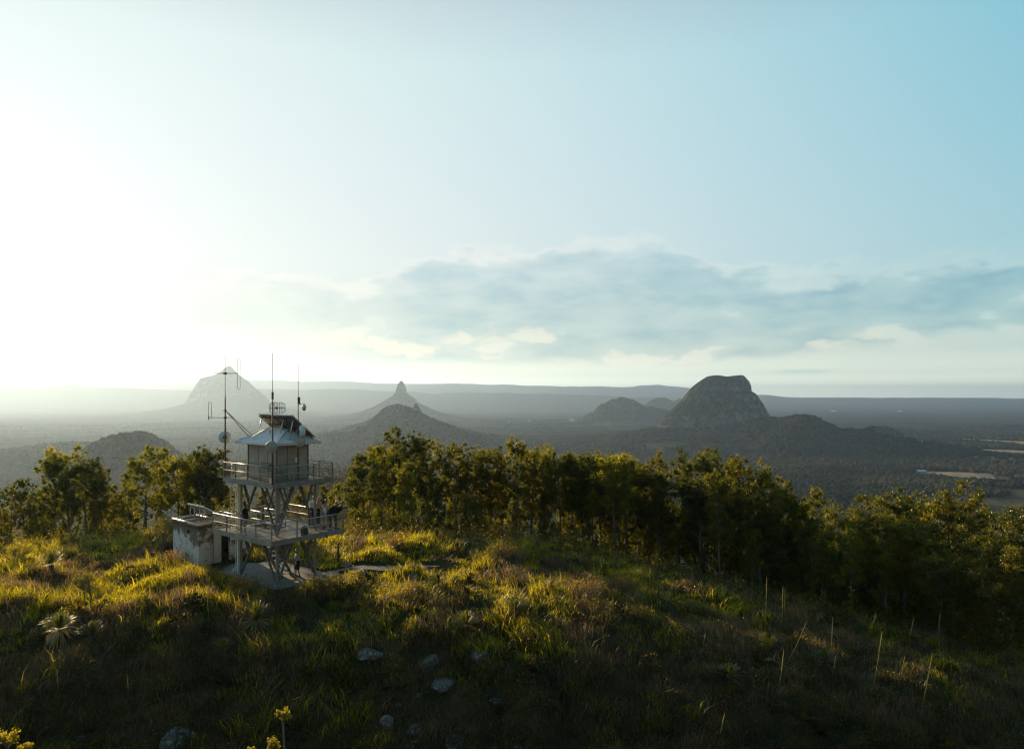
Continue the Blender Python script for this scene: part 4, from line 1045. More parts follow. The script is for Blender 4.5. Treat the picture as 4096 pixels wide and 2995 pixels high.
def build_grass_trees():
    for i, (px, py, s, l) in enumerate((
        (60, 640, 1.05, 'grass tree with dead leaves painted pale for glints, left of a neighbouring pair on the dark slope'), (92, 642, .9, 'small upright grass tree, right one of the pair low at the left'),
        (256, 627, 1.25, 'big grass tree with drooping leaves painted pale for sun glints below the lookout'), (223, 656, .7, 'small grass tree beside the leaning dry stem, below the big pale-leaved one'),
        (634, 612, .95, 'grass tree with skirt painted pale for glints at the edge of the shaded right slope'), (437, 590, .95, 'sunlit grass tree behind the path boulders'),
        (515, 617, 1.0, 'grass tree fanned out low in the middle of the sunlit slope'), (437, 540, .9, 'grass tree on the skyline before the wood, above the path end'),
        (466, 634, .95, 'grass tree at the edge of shade above the pale boulders'), (769, 648, .8, 'golden tipped grass tree among the flower spears'), (730, 684, .85, 'dim grass tree with a few bright leaf tips on the dark right slope'),
        (825, 670, .8, 'grass tree with flower stubs right of the leaning spear'), (51, 572, 1.05, 'bushy pale-tipped grass tree in the glare at the left'), (151, 546, .8, 'grass tree glinting before the dark shrub left of the hut'),
        (500, 560, .7, 'dark narrow grass tree on the crest right of the path'),
        )):
        grass_tree(px, py, s, l, i, random.uniform(.15, .5), dead=1.2 if i in (0, 2, 4) else .35)
    Z = lambda x, y: ((2400 + x / 1.332) / 4, (2200 + y / 1.332) / 4)
    S = [((889, 135), (880, 425), 'tallest golden spear, standing alone on the right slope'), ((975, 190), (966, 392), 'left one of two close-set spears on the crest'), ((986, 195), (980, 365), 'right one of two close-set spears on the crest'),
         ((1102, 375), (990, 605), 'strongly leaning crooked spear'), ((1241, 350), (1222, 585), 'straight spear just right of the leaning one'),
         ((1503, 430), (1455, 720), 'long bright spear tilted a little to the right'), ((1672, 353), (1645, 490), 'short bright spear on the crest at the right'), ((1771, 550), (1710, 850), 'long tilted spear farthest right'),
         ((1471, 320), (1440, 455), 'dim tilted spear on the crest, between two bright ones'), ((665, 865), (625, 1025), 'bent spear alone at the foot of the dark slope'),
         ((980, 525), (950, 740), 'dim spear under the leaning one'), ((1257, 552), (1237, 685), 'dim spear under the straight one'), ((562, 435), (548, 500), 'very short spear at the left edge of the dark slope'),
         ((1624, 560), (1605, 680), 'faint spear under the short bright one')]
    for a, b, l in S: spear(*Z(*a), *Z(*b), l)
    W = lambda x, y: (x / 1.8825 / 4, (2300 + y / 1.8825) / 4)
    spear(*W(1555, 105), *W(1572, 400), 'pale spear in shade below the bright tussocks')
    spear(*W(660, -5), *W(686, 260), 'black stake, taller of two in the left tussocks', 'stake', .03, 'wood', None, 'dark stakes in the grass', 'stake')
    spear(*W(625, 25), *W(652, 300), 'thin black stake beside the taller one', 'stake', .02, 'wood', None, 'dark stakes in the grass', 'stake')
    spear(*W(428, 700), *W(440, 880), 'faint dry spear in the dark at the left', )
    spear(*W(957, 745), *W(966, 900), 'dry spear where a fallen stick ends', )
    spear(412/2.064/4 , (1700 + 925/2.064)/4, 428/2.064/4, (1700 + 1060/2.064)/4, 'golden spear in the glare at the far left')
    spear(*(( 900 + 688 / 5.5075) / 4, (2150 + 790 / 5.5075) / 4), *((900 + 700 / 5.5075) / 4, (2150 + 1230 / 5.5075) / 4), 'black iron stake in front of the tower slab', 'stake', .022, 'galv_dark', None, 'dark stakes in the grass', 'stake')
    spear(514.7, 599, 537 - 22, 625, 'thin dark spear in the sunlit tussocks right of the tower')
    # leaning dry stems and fallen sticks
    def stick(a, b, label, r=.02, lift=.15):
        p = ray_ground(*a); q = ray_ground(*b); L = (q - p).length
        mb = MB(); n = 6
        pts = []
        for i in range(n + 1):
            t = i / n; c = p.lerp(q, t); c.z = max(ground_at(c.x, c.y), c.z) + lift + .06 * math.sin(5 * t)
            c.x += random.uniform(-.04, .04); pts.append(c - p)
        mb.path(pts, [r * (1.15 - .9 * i / n) for i in range(n + 1)], 6)
        for k in (2, 3, 4):
            s = pts[k]; mb.path([s, s + Vector((random.uniform(-.5, .5), random.uniform(-.4, .4), random.uniform(.15, .5)))], [r * .5, r * .15], 5)
        o = mb.build('dead_branch', M['twig'], None, True, p); tag(o, label, 'branch', 'dead branches lying in the grass')
    for a, b, l in (((875, 550), (655, 795), 'long fallen stick, uppermost of the parallel ones at the left'), ((800, 640), (690, 830), 'shorter fallen stick beside the uppermost one'),
                    ((960, 745), (770, 905), 'straight fallen stick slanting down at the left'), ((700, 820), (600, 960), 'fallen stick at the end of the parallel pair'),
                    ((1992, 405), (1740, 600), 'pale dry stem leaning under the big pale-leaved grass tree'), ((2110, 780), (1900, 1010), 'forked branch lying by the yellow sapling tips'), ((2010, 940), (1940, 1010), 'small twig under the forked branch')):
        stick(W(*a), W(*b), l)
    W8 = lambda x, y: ((900 + x / 1.506) / 4, (2200 + y / 1.506) / 4)
    for a, b, l in (((1920, 560), (1960, 730), 'thin bent branch on the dark slope right of the boulders'), ((640, 960), (665, 1030), 'pale crooked twig left of the boulders'), ((700, 990), (500, 1060), 'long thin branch low on the slope left of the boulders')):
        stick(W8(*a), W8(*b), l, .014)
    stick(Z(870, 605), Z(1010, 640), 'grey fallen log among the flower spears', .07, .1)

# ---- shrubs and saplings
def shrub(px, py, wpx, hpx, label, c0, c1, seed, n=900, twigs=14, D=None, leaf=(0.05, 0.10), name='shrub', stem_up=0.0, cat='shrub'):
    g = np.random.default_rng(seed + 900); r = random.Random(seed)
    p = ray_ground(px, py) if D is None else Vector((az_of(px) * D, D, CZ - (py - HY) * D / F))
    w = wpx * p.y / F / 2; h = hpx * p.y / F
    root = empty(name, p - Vector((0, 0, .08)))
    base = Vector((0, 0, 0)); mb = MB(); tips = []
    if stem_up:
        base = Vector((0, 0, stem_up)); mb.path([(0, 0, 0), (0.1, 0.05, stem_up * .5), base], [.05, .04, .03], 7)
    for i in range(twigs):
        a = r.uniform(0, 6.28); k = r.uniform(.15, 1) ** .6; e = base + Vector((math.cos(a) * w * k, math.sin(a) * w * k * .8, h * r.uniform(.45, 1) * (1.15 - .45 * k)))
        m = (base + e) * .5 + Vector((r.uniform(-.1, .1), r.uniform(-.1, .1), .05)); mb.path([base, m, e], [.022, .014, .005], 5); tips.append(e)
        for _ in range(2):
            e2 = m.lerp(e, r.uniform(.3, .9)) + Vector((r.uniform(-1, 1) * w * .3, r.uniform(-1, 1) * w * .3, r.uniform(0, .3) * h)); mb.path([m, e2], [.01, .004], 4); tips.append(e2)
    mb.build('stems', M['twig'], root)
    tp = np.array(tips); idx = g.integers(0, len(tp), n)
    C = tp[idx] + g.normal(size=(n, 3)) * np.array([w * .16, w * .16, h * .09])
    C[:, 2] = np.maximum(C[:, 2], 0.03)
    A = g.normal(size=(n, 3)) + np.array([0, 0, .8]); A /= np.linalg.norm(A, axis=1)[:, None]
    B = g.normal(size=(n, 3)); B -= (A * B).sum(1)[:, None] * A; B /= np.linalg.norm(B, axis=1)[:, None]
    V, q = leaves(C, g.uniform(*leaf, n), g.uniform(leaf[0] * .5, leaf[1] * .5, n), A, B)
    w_ = g.random((n, 1)); col = (1 - w_) * np.array(c0) + w_ * np.array(c1)
    np_mesh('foliage', V, q, None, M['bush'], np.repeat(col, 4, 0), parent=root)
    tag(root, label, cat, 'shrubs on the hilltop')
def build_shrubs():
    G0, G1 = (.04, .05, .013), (.08, .085, .022); B0, B1 = (.06, .045, .034), (.13, .095, .07)
    shrub(163, 549, 26, 36, 'dark dense shrub left of the hut', G0, G1, 1, 3000, 26)
    shrub(513, 566, 34, 30, 'airy twiggy shrub before the wood in the middle', (.10, .07, .03), (.2, .14, .07), 2, 900, 26)
    shrub(585, 604, 42, 30, 'reddish brown twiggy shrub on the sunlit slope', B0, B1, 3, 1700, 34)
    shrub(495, 560, 20, 22, 'dark low shrub on the crest beside the airy one', G0, G1, 4, 900, 12)
    shrub(207, 562, 40, 24, 'brown leafless scrub against the hut wall', (.10, .06, .035), (.17, .10, .06), 5, 1200, 34)
    shrub(176, 566, 26, 16, 'low brown scrub at the corner of the hut', (.10, .06, .035), (.17, .10, .06), 15, 700, 24)
    shrub(338, 537, 18, 18, 'dark rounded shrub under the lookout deck edge', G0, G1, 6, 1400, 14)
    shrub(768, 652, 16, 22, 'gold leaved sapling among the flower spears', (.12, .12, .02), (.25, .22, .04), 7, 700, 10)
    shrub(322, 596, 22, 15, 'dry brown tussock bush at the corner of the tower slab', B0, B1, 8, 1400, 20)
    shrub(398, 548, 22, 14, 'straw coloured bush on the crest behind the post', B0, B1, 9, 1000, 16)
    shrub(238, 592, 22, 15, 'brown weedy clump in front of the tower leg', (.10, .065, .03), (.18, .11, .06), 10, 900, 18)
    shrub(620, 590, 26, 16, 'pale brown bush at the crest of the right slope', B0, B1, 11, 1100, 18)
    shrub(700, 612, 30, 13, 'green leafy bush on the crest of the right slope', G0, (.14, .14, .03), 12, 1200, 18)
    shrub(20, 560, 26, 22, 'yellow green bush in the glare at the left edge', (.10, .11, .02), (.2, .19, .04), 13, 1500, 18)
    shrub(80, 590, 26, 18, 'rounded leafy bush in the left tussocks', G0, G1, 14, 1300, 18)
    # sapling tips that reach up into the sun close by
    Y0, Y1 = (.10, .11, .015), (.20, .19, .03)
    for i, (px, py, wp, hp, D, l) in enumerate(((8, 745, 20, 18, 20.5, 'yellow lit sapling top in the lower left corner'), (283, 718, 15, 11, 21.5, 'yellow lit sapling top, highest of three below the lookout'),
                                                (272, 752, 12, 16, 19.5, 'yellow lit sapling top at the lower edge, right of a pair'), (252, 752, 8, 8, 19.5, 'small yellow sapling tip at the lower edge, left of a pair'), (26, 752, 14, 12, 20, 'yellow sapling tip next to the lower left corner'))):
        x = az_of(px) * D; z = CZ - (py - HY) * D / F; up = z - ground_at(x, D)
        shrub(px, HY + (CZ - ground_at(x, D)) * F / D, wp, hp, l, Y0, Y1, 30 + i, 650, 9, D, (0.04, 0.09), 'sapling', max(up, .2), 'sapling')
# ---------------------------------------------------------------- the lookout tower
ZL0, ZL1, ZLR = 2.48, 2.70, 3.62        # lower deck: underside, floor, top rail
ZU0, ZU1, ZUR = 5.40, 5.62, 6.52        # upper deck
LU, LV, UU, UV = 2.31, 2.97, 1.93, 2.50
def rail_runs(hu, hv):
    return [((-hu, -hv), (hu, -hv)), ((hu, -hv), (hu, hv)), ((hu, hv), (-hu, hv)), ((-hu, hv), (-hu, -hv))]
def build_tower():
    root = empty('lookout_tower', TW_C, TW_A)
    tag(root, 'grey steel lookout tower with two railed decks and a small roofed cabin', 'lookout tower')
    legs = [(sx * 1.22, sy * 1.78) for sx in (-1, 1) for sy in (-1, 1)]
    for (x, y) in legs:
        b = MB(); b.tube((x, y, 0.0), (x, y, ZU0), 0.072, n=14); b.box((x, y, 0.02), (0.36, 0.36, 0.05)); b.box((x, y, ZL0 - .03), (0.24, 0.24, 0.05))
        for bx, by in ((.13, .13), (-.13, .13), (.13, -.13), (-.13, -.13)): b.tube((x + bx, y + by, .04), (x + bx, y + by, .1), .02, n=6)
        b.build('leg', M['galv'], root, False)
    def brace(p, q, w=.09): MB().beam(p, q, w, w).build('brace', M['galv_dark'], root)
    for z0, z1 in ((0.12, ZL0), (ZL1 + .05, ZU0)):
        for (a, b_) in (((-1.22, -1.78), (1.22, -1.78)), ((1.22, -1.78), (1.22, 1.78)), ((1.22, 1.78), (-1.22, 1.78)), ((-1.22, 1.78), (-1.22, -1.78))):
            m = ((a[0] + b_[0]) / 2, (a[1] + b_[1]) / 2)
            for e in (a, b_):
                foot = Vector((e[0], e[1], z0)); top = Vector((m[0], m[1], z1)); 
                top = foot.lerp(top, 1.0) + (Vector((e[0], e[1], z1)) - top) * 0.12
                brace(foot, top)
                k = foot.lerp(top, .52); brace(k, Vector((e[0], e[1], z1)).lerp(top, .12), .07)
    def deck(name, hu, hv, z0, z1, rz, hole=None):
        d = MB()
        if hole:
            (u0, u1, v0, v1) = hole
            for lo, hi in (((-hu, -hv), (hu, v0)), ((-hu, v1), (hu, hv)), ((-hu, v0), (u0, v1)), ((u1, v0), (hu, v1))):
                d.bbox((lo[0] + .052, lo[1] + (.052 if lo[1] == -hv else 0), z1 - .05), (hi[0] - .052, hi[1] - (.052 if hi[1] == hv else 0), z1))
        else: d.bbox((-hu + .052, -hv + .052, z1 - .05), (hu - .052, hv - .052, z1))
        dk = d.build(name, M['floor'], root)
        f = MB()
        f.bbox((-hu, -hv, z0), (hu, -hv + .05, z1 + .06)); f.bbox((-hu, hv - .05, z0), (hu, hv, z1 + .06))
        f.bbox((-hu, -hv + .05, z0), (-hu + .05, hv - .05, z1 + .06)); f.bbox((hu - .05, -hv + .05, z0), (hu, hv - .05, z1 + .06))
        f.build('edge_beam', M['fascia'], dk)
        j = MB()
        v = -hv + .5
        while v < hv - .3:
            if not (hole and hole[2] - .1 < v < hole[3] + .1): j.bbox((-hu + .06, v, z0 + .02), (hu - .06, v + .06, z1 - .052))
            v += .62
        for x in (-1.22, 1.22): j.bbox((x - .05, -hv + .06, z0 - .09), (x + .05, hv - .06, z0 + .015))
        j.build('joist', M['galv_dark'], dk)
        # railing: each side its own
        for (a, b_) in rail_runs(hu - .03, hv - .03):
            a = Vector((*a, 0)); b_ = Vector((*b_, 0)); L = (b_ - a).length; n = max(2, round(L / 1.35)); zt = rz
            r = MB(); r.tube(a + Vector((0, 0, zt)), b_ + Vector((0, 0, zt)), .028, n=8); zm = z1 + .06 + (zt - z1) * .46
            r.tube(a + Vector((0, 0, zm)), b_ + Vector((0, 0, zm)), .022, n=8)
            rl = r.build('railing', M['rail'], root, True)
            for i in range(n):
                c = a.lerp(b_, i / n); MB().box((c.x, c.y, (z1 + zt) / 2 - .01), (.055, .055, zt - z1 + .02)).build('railing_post', M['galv'], rl)
            w = MB(); k = int(L / .065)
            for i in range(1, k):
                c = a.lerp(b_, i / k); w.tube((c.x, c.y, z1 + .06), (c.x, c.y, zt - .02), 0.0055, n=3, caps=False)
            for i in range(1, 11):
                z = z1 + .06 + (zt - z1 - .08) * i / 11; w.tube((a.x, a.y, z), (b_.x, b_.y, z), 0.0055, n=3, caps=False)
            w.build('wire_mesh', M['galv'], rl)
    HOLE = (-.35, .55, .1, 2.2)
    deck('lower_deck', LU, LV, ZL0, ZL1, ZLR, HOLE)
    deck('upper_deck', UU, UV, ZU0, ZU1, ZUR)
    # rails round the stair opening
    h = MB(); u0, u1, v0, v1 = HOLE
    for z in (ZL1 + .45, ZL1 + .9):
        for a, b_ in (((u0, v0), (u0, v1)), ((u1, v0), (u1, v1)), ((u0, v0), (u1, v0))): h.tube((*a, z), (*b_, z), .022, n=7)
    for a in ((u0, v0), (u1, v0), (u0, (v0 + v1) / 2), (u1, (v0 + v1) / 2), (u0, v1), (u1, v1)): h.tube((*a, ZL1), (*a, ZL1 + .9), .025, n=7)
    h.build('railing', M['rail'], root, True)
    # stair from the slab to the lower deck
    s = MB(); a = Vector((0.1, -.75, .03)); b_ = Vector((0.1, 2.05, ZL1 - .05))
    for x in (-.34, .34): s.beam(a + Vector((x, 0, 0)), b_ + Vector((x, 0, 0)), .05, .22)
    st = s.build('stair', M['galv_dark'], root)
    t = MB()
    for i in range(1, 12):
        c = a.lerp(b_, i / 12); t.box((c.x, c.y, c.z), (.63, .24, .035))
    t.build('tread', M['rail'], st)
    hr = MB()
    for x in (-.37, .37):
        o = Vector((x, 0, .88)); hr.path([a + Vector((x, -.1, .1)), a + Vector((x, -.16, .7)), a + o, b_ + o], .02, 7)
        for k in (.1, .4, .7): c = a.lerp(b_, k) + Vector((x, 0, 0)); hr.tube(c, c + Vector((0, 0, .88)), .018, n=6)
    hr.build('handrail', M['galv'], st, True)
    # second flight, deck to deck, steep ladder
    l = MB()
    for x in (-1.75, -1.35):
        l.tube((x, 2.05, ZL1), (x, 1.8, ZU1 + .9), .025, n=7)
    for i in range(13):
        k = i / 12; l.tube((-1.75, 2.05 - .2 * k, ZL1 + .15 + 2.7 * k), (-1.35, 2.05 - .2 * k, ZL1 + .15 + 2.7 * k), .016, n=6)
    l.build('ladder', M['rail'], root, True)
    # the pale cable trunking up the left leg
    c = MB(); x, y = -1.36, 1.84
    c.box((x, y, 2.72), (.11, .11, 5.2)); c.tube((x - .09, y + .12, .1), (x - .09, y + .12, 5.3), .018, n=8)
    for z in (.7, 1.5, 2.2, 3.3, 4.1, 4.9): c.box((x, y, z), (.135, .135, .03))
    c.build('cable_trunking', M['dish_white'], root)
    # white hose reel leaning at the foot of the trunking
    # cabin
    cu, cv = 1.0, 1.4; zb, zt_ = ZU1, 7.62
    w = MB()
    w.bbox((-cu, -cv, zb), (cu, cv, zt_)); cab = w.build('cabin', M['panel'], root)
    tr = MB(); e = .012
    for uu in (-cu, cu):
        for vv in (-cv, cv): tr.box((uu, vv, (zb + zt_) / 2), (.07, .07, zt_ - zb - .004))
    for z in (zb + .82, zb + .04):
        tr.bbox((-cu - e, -cv - e, z), (cu + e, -cv - .002, z + .05)); tr.bbox((-cu - e, cv + .002, z), (cu + e, cv + e, z + .05))
        tr.bbox((-cu - e, -cv + .04, z + .002), (-cu - .002, cv - .04, z + .052)); tr.bbox((cu + .002, -cv + .04, z + .002), (cu + e, cv - .04, z + .052))
    for v in (-.55, .35): tr.bbox((-cu - .010, v, zb + .1), (-cu - .002, v + .04, zt_ - .05))
    for u in (-.35, .32): tr.bbox((u, -cv - .010, zb + .1), (u + .05, -cv - .002, zt_ - .05))
    tr.build('wall_trim', M['panel_trim'], cab)
    # shutter with slats on the left front wall
    sh = MB(); sh.bbox((-cu - .05, -.95, zb + .22), (-cu - .014, .0, zb + .98)); 
    shutter = sh.build('vent_louvre', M['panel_trim'], cab)
    sl = MB()
    for i in range(8): sl.box((-cu - .065, -.475, zb + .28 + i * .09), (.05, .90, .02), Matrix.Rotation(.5, 3, 'Y'))
    sl.build('louvre_slats', M['galv'], shutter)
    # door outline and vents of the right front wall
    d = MB(); d.bbox((.40, -cv - .035, zb + .05), (.92, -cv - .014, zt_ - .22)); dr = d.build('door', M['panel'], cab)
    MB().box((.48, -cv - .06, zb + .95), (.03, .05, .12)).build('handle', M['alu'], dr)
    bx = MB(); bx.bbox((-.78, -cv - .16, zb + .30), (-.42, -cv - .016, zb + .62)); bx.build('meter_box', M['galv'], cab)
    bx = MB(); bx.bbox((.10, -cv - .14, zb + .95), (.22, -cv - .016, zb + 1.22)); bx.build('junction_box', M['dish_white'], cab)
    # stuff on the deck in front of the louvre: conduit loop
    q = MB(); q.path([(-.1 + .17 * math.cos(t), -cv - .07, zb + .2 + .22 * math.sin(t)) for t in np.linspace(0, 2 * math.pi, 19)], .018, 6, False)
    q.build('conduit', M['dish_white'], cab, True)
    # roof: four sheets of corrugated iron on a hip
    ru, rv, ze, za = 1.42, 1.92, 7.70, 8.36
    rh = rv - ru * .80                        # half length of the short ridge
    rf = None; pitch = .085
    faces = [((-ru, -rv), (-ru, rv), (0, -rh), (0, rh), (-1, 0)), ((ru, rv), (ru, -rv), (0, rh), (0, -rh), (1, 0)),
             ((ru, -rv), (-ru, -rv), (0, -rh), (0, -rh), (0, -1)), ((-ru, rv), (ru, rv), (0, rh), (0, rh), (0, 1))]
    base = MB(); base.bbox((-ru + .03, -rv + .03, 7.60), (ru - .03, rv - .03, 7.66)); rf = base.build('roof', M['panel_trim'], root)
    for A_, B_, RA, RB, nn in faces:
        m = MB(); A_ = Vector((*A_, ze)); B_ = Vector((*B_, ze)); RA = Vector((*RA, za)); RB = Vector((*RB, za))
        e = (B_ - A_); L = e.length; e.normalize(); ns = int(L / pitch * 6); ta = (RA - A_).dot(e); tb = (RB - A_).dot(e)
        up = (RA - A_) - e * ta; upn = up.normalized(); nrm = e.cross(upn).normalized(); 
        if nrm.z < 0: nrm = -nrm
        v = []; 
        for i in range(ns + 1):
            t = L * i / ns
            f = 1.0 if ta <= t <= tb else (t / ta if t < ta else (L - t) / max(L - tb, 1e-6))
            off = nrm * (.011 * math.cos(2 * math.pi * t / pitch) + .02)
            lo = A_ + e * t - up.normalized() * .05; hi = A_ + e * t + up * f
            v += [lo + off, hi + off]
        m.add(v, [(2 * i, 2 * i + 2, 2 * i + 3, 2 * i + 1) for i in range(ns)])
        m.build('roof_sheet', M['roofing'], rf, True)
    c = MB()
    for sx, sy in ((-1, -1), (1, -1), (1, 1), (-1, 1)):
        c.beam((sx * (ru + .02), sy * (rv + .02), ze + .035), (0, sy * rh, za + .045), .15, .02)
    c.beam((0, -rh, za + .05), (0, rh, za + .05), .15, .02)
    c.build('ridge_cap', M['roofing'], rf)
    g = MB()
    for lo, hi in (((-ru - .07, -rv - .07), (ru + .07, -rv)), ((-ru - .07, rv), (ru + .07, rv + .07)), ((-ru - .07, -rv), (-ru, rv)), ((ru, -rv), (ru + .07, rv))):
        g.bbox((*lo, 7.59), (*hi, 7.72))
    g.build('gutter', M['alu'], rf)

def dish(name, loc, aim, r, label, mat='dish', parent=None, drum=.16):
    """a shrouded microwave dish, its face looking along aim"""
    aim = Vector(aim).normalized(); q = aim.to_track_quat('Z', 'Y').to_matrix().to_4x4()
    root = empty(name, loc); root.rotation_mode = 'QUATERNION'; root.rotation_quaternion = aim.to_track_quat('Z', 'Y')
    MB().lathe([(r * .98, 0), (r, -.01), (r, -drum), (r * .92, -drum - .02), (r * .6, -drum - .07), (r * .25, -drum - .10), (0.001, -drum - .11)], 28).build('drum', M['galv'] if mat == 'dish' else M[mat], root, True)
    MB().lathe([(0.001, r * .16), (r * .3, r * .15), (r * .6, r * .11), (r * .85, r * .05), (r * .97, .004)], 28).build('radome', M[mat], root, True)
    b = MB(); b.box((0, 0, -drum - .15), (.12, .12, .12)); b.box((0, 0, -drum - .22), (.2, .16, .04)); b.build('bracket', M['galv_dark'], root)
    tag(root, label, 'dish antenna', 'dish antennas on the lookout')
    return root

def mast(name, base, top, label, r=.045, whip_from=.72, joints=()):
    root = empty(name, base); L = top - base.z
    zw = L * whip_from
    MB().path([(0, 0, 0), (0, 0, zw)], [r, r * .75], 10).build('pole', M['rust'], root, True)
    MB().path([(0, 0, zw), (0, 0, zw + .12), (0, 0, zw + .14), (0, 0, L)], [.03, .03, .019, .012], 8).build('whip', M['galv_dark'], root, True)
    tag(root, label, 'antenna mast', 'antenna masts on the lookout')
    return root
def dipole(root, u, z0, z1, w, dirv=(1, 0, 0)):
    """folded dipole: a long upright loop"""
    dx = Vector(dirv) * w / 2; pts = []
    c0 = Vector(u); 
    for t in np.linspace(0, math.pi, 9): pts.append(c0 + dx * math.cos(t) + Vector((0, 0, z1 - w / 2 + w / 2 * math.sin(t))))
    for t in np.linspace(math.pi, 2 * math.pi, 9): pts.append(c0 + dx * math.cos(t) + Vector((0, 0, z0 + w / 2 + w / 2 * math.sin(t))))
    pts.append(pts[0])
    MB().path(pts, .011, 6, False).build('folded_dipole', M['galv_dark'], root, True)
def zrow(y, D): return CZ - (y - HY) * D / F
def build_antennas():
    # left mast, inside the left corner of the upper deck
    b = T(-1.72, 2.28, ZU1); D = b.y
    b = Vector((az_of(225.2) * D, D, ZU1))
    m = mast('antenna_mast', b, zrow(354.5, D), 'tall antenna mast at the left deck corner with two loop antennas on cross arms', .05, .64)
    px1 = D / F
    z1 = zrow(372.9, D) - ZU1; z2 = zrow(417.1, D) - ZU1
    a = MB(); a.tube((-11 * px1, 0, z1), (12.6 * px1, 0, z1), .022, n=8); a.box((0, 0, z1), (.14, .14, .12)); a.build('cross_arm', M['rust'], m)
    a = MB(); a.tube((-16.5 * px1, 0, z2), (9 * px1, 0, z2), .018, n=8); a.box((0, 0, z2), (.13, .13, .1)); a.box((0, 0, zrow(410, D) - ZU1), (.16, .12, .06)); a.build('cross_arm', M['rust'], m)
    dipole(m, (13.6 * px1, 0, 0), zrow(388.5, D) - ZU1, zrow(358, D) - ZU1, 2.9 * px1)
    dipole(m, (-15.2 * px1, 0, 0), zrow(417.5, D) - ZU1, zrow(401.7, D) - ZU1, 2.9 * px1)
    MB().tube((-16.6 * px1, 0, zrow(419.3, D) - ZU1), (-16.6 * px1, 0, zrow(415, D) - ZU1), .022, n=6).build('stub', M['black'], m)
    s = MB(); t = Vector((.03, 0, zrow(410.2, D) - ZU1))
    e1 = T(-1.05, 1.25, 7.95) - b; e2 = T(-.5, 1.7, 7.93) - b
    for e in (e1, e2): s.tube(t, e, .02, n=6)
    s.build('stay', M['galv_dark'], m)
    # dish on it, looking away
    dish('dish_antenna', b + Vector((-.10, .22, zrow(436.8, D) - ZU1)), (-.35, .93, .0), .35, 'white dish on the left mast with its back to the camera', 'dish_white', drum=.10)
    # middle mast at the near corner
    b = T(-UU - .02, -UV + .05, ZU1); D = b.y; b = Vector((az_of(272.6) * D, D, ZU1)); px1 = D / F
    m = mast('antenna_mast', b, zrow(352.7, D), 'tallest antenna mast, at the near corner of the upper deck before the cabin', .05, .62)
    MB().tube((0, 0, zrow(399, D) - ZU1), (0, 0, zrow(391.5, D) - ZU1), .055, n=9).build('coil', M['rust'], m)
    MB().box((0, 0, zrow(424.5, D) - ZU1), (.16, .13, .14)).build('clamp', M['galv_dark'], m)
    s = MB(); t = Vector((0, 0, zrow(425, D) - ZU1))
    for e in (T(-.95, -.1 + 1.15, 7.98) - b, T(.3, -1.0, 8.2) - b): s.tube(t, e, .03, n=7)
    s.build('stay', M['rail'], m, True)
    # grid antenna
    zc = zrow(407.5, D); gw, gh = 15.2 * px1 / 2, 11.0 * px1 / 2
    g = empty('grid_antenna', b + Vector((.17, .06, zc - ZU1))); gm = MB()
    def gx(t): return gw * t
    def bow(x): return .18 * (x / gw) ** 2
    n = 11
    for i in range(n):
        x = -gw + 2 * gw * i / (n - 1); hh = gh * (1 if abs(x) < gw * .78 else 1 - .28 * (abs(x) / gw - .78) / .22)
        gm.path([(x, bow(x), -hh), (x, bow(x) - .03, 0), (x, bow(x), hh)], .014, 5)
    gm.build('wire_grid', M['galv_dark'], g)
    fr = MB()
    for sgn in (-1, 1):
        fr.path([(x, bow(x), sgn * gh * (1 if abs(x) <= gw * .78 else .72)) for x in np.linspace(-gw, gw, 13)], .013, 6)
        fr.path([(sgn * gw, bow(gw), -gh * .72), (sgn * gw, bow(gw), gh * .72)], .013, 6)
    fr.path([(x, bow(x), 0) for x in np.linspace(-gw, gw, 9)], .013, 6); fr.box((0, .03, 0), (.1, .1, .1)); fr.box((.18, .03, .01), (.1, .05, .06))
    fr.build('frame', M['rust'], g)
    tag(g, 'curved wire grid antenna clamped high on the middle mast', 'antenna')
    dish('dish_antenna', T(-UU - .16, -UV - .12, zrow(446.8, D - .2)), (.30, -.94, -.05), .31, 'round grey dish at the near corner, level with the cabin eaves', 'dish')
    # right mast beside the front wall
    b = T(-.10, -1.62, ZU1); D = b.y; b = Vector((az_of(298.2) * D, D, ZU1)); px1 = D / F
    m = mast('antenna_mast', b, zrow(364.3, D), 'slim antenna mast on the right side of the cabin, carrying the camera', .035, .70)
    MB().box((.04, 0, zrow(400, D) - ZU1), (.12, .1, .36)).build('bracket', M['rust'], m)
    MB().tube((0, 0, zrow(403.7, D) - ZU1), (6.8 * px1, -.02, zrow(403.7, D) - ZU1), .022, n=8).build('cross_arm', M['rail'], m)
    c = empty('security_camera', b + Vector((6.0 * px1, -.02, zrow(407.2, D) - ZU1)))
    MB().lathe([(.04, .16), (.10, .14), (.115, .05), (.115, -.06), (.10, -.075), (0.001, -.075)], 20).build('housing', M['dish_white'], c, True)
    MB().lathe([(.085, -.077), (.08, -.12), (.05, -.155), (0.001, -.165)], 18).build('lens_dome', M['black'], c, True)
    MB().tube((0, 0, .16), (0, 0, .24), .02).build('stem', M['rail'], c)
    tag(c, 'white dome camera hanging from the arm of the right mast', 'security camera')
    dish('dish_antenna', b + Vector((.12, -.16, zrow(441.3, D) - ZU1)), (.15, -.98, -.02), .29, 'grey dish on the right mast, before the roof edge', 'dish')
    dish('dish_antenna', b + Vector((.24, .14, zrow(430.6, D) - ZU1)), (.75, .62, .0), .34, 'white dish above the roof edge, turned away beside the solar panels', 'dish_white')
    # solar array over the roof
    P = {k: T(*v) for k, v in {'tl': (-.3, 1.44, 9.24), 'tr': (-.3, -1.84, 9.21), 'br': (1.2, -1.84, 7.95), 'bl': (1.2, 1.44, 7.98)}.items()}
    root = empty('solar_array', T(0, 0, 8.0), TW_A)
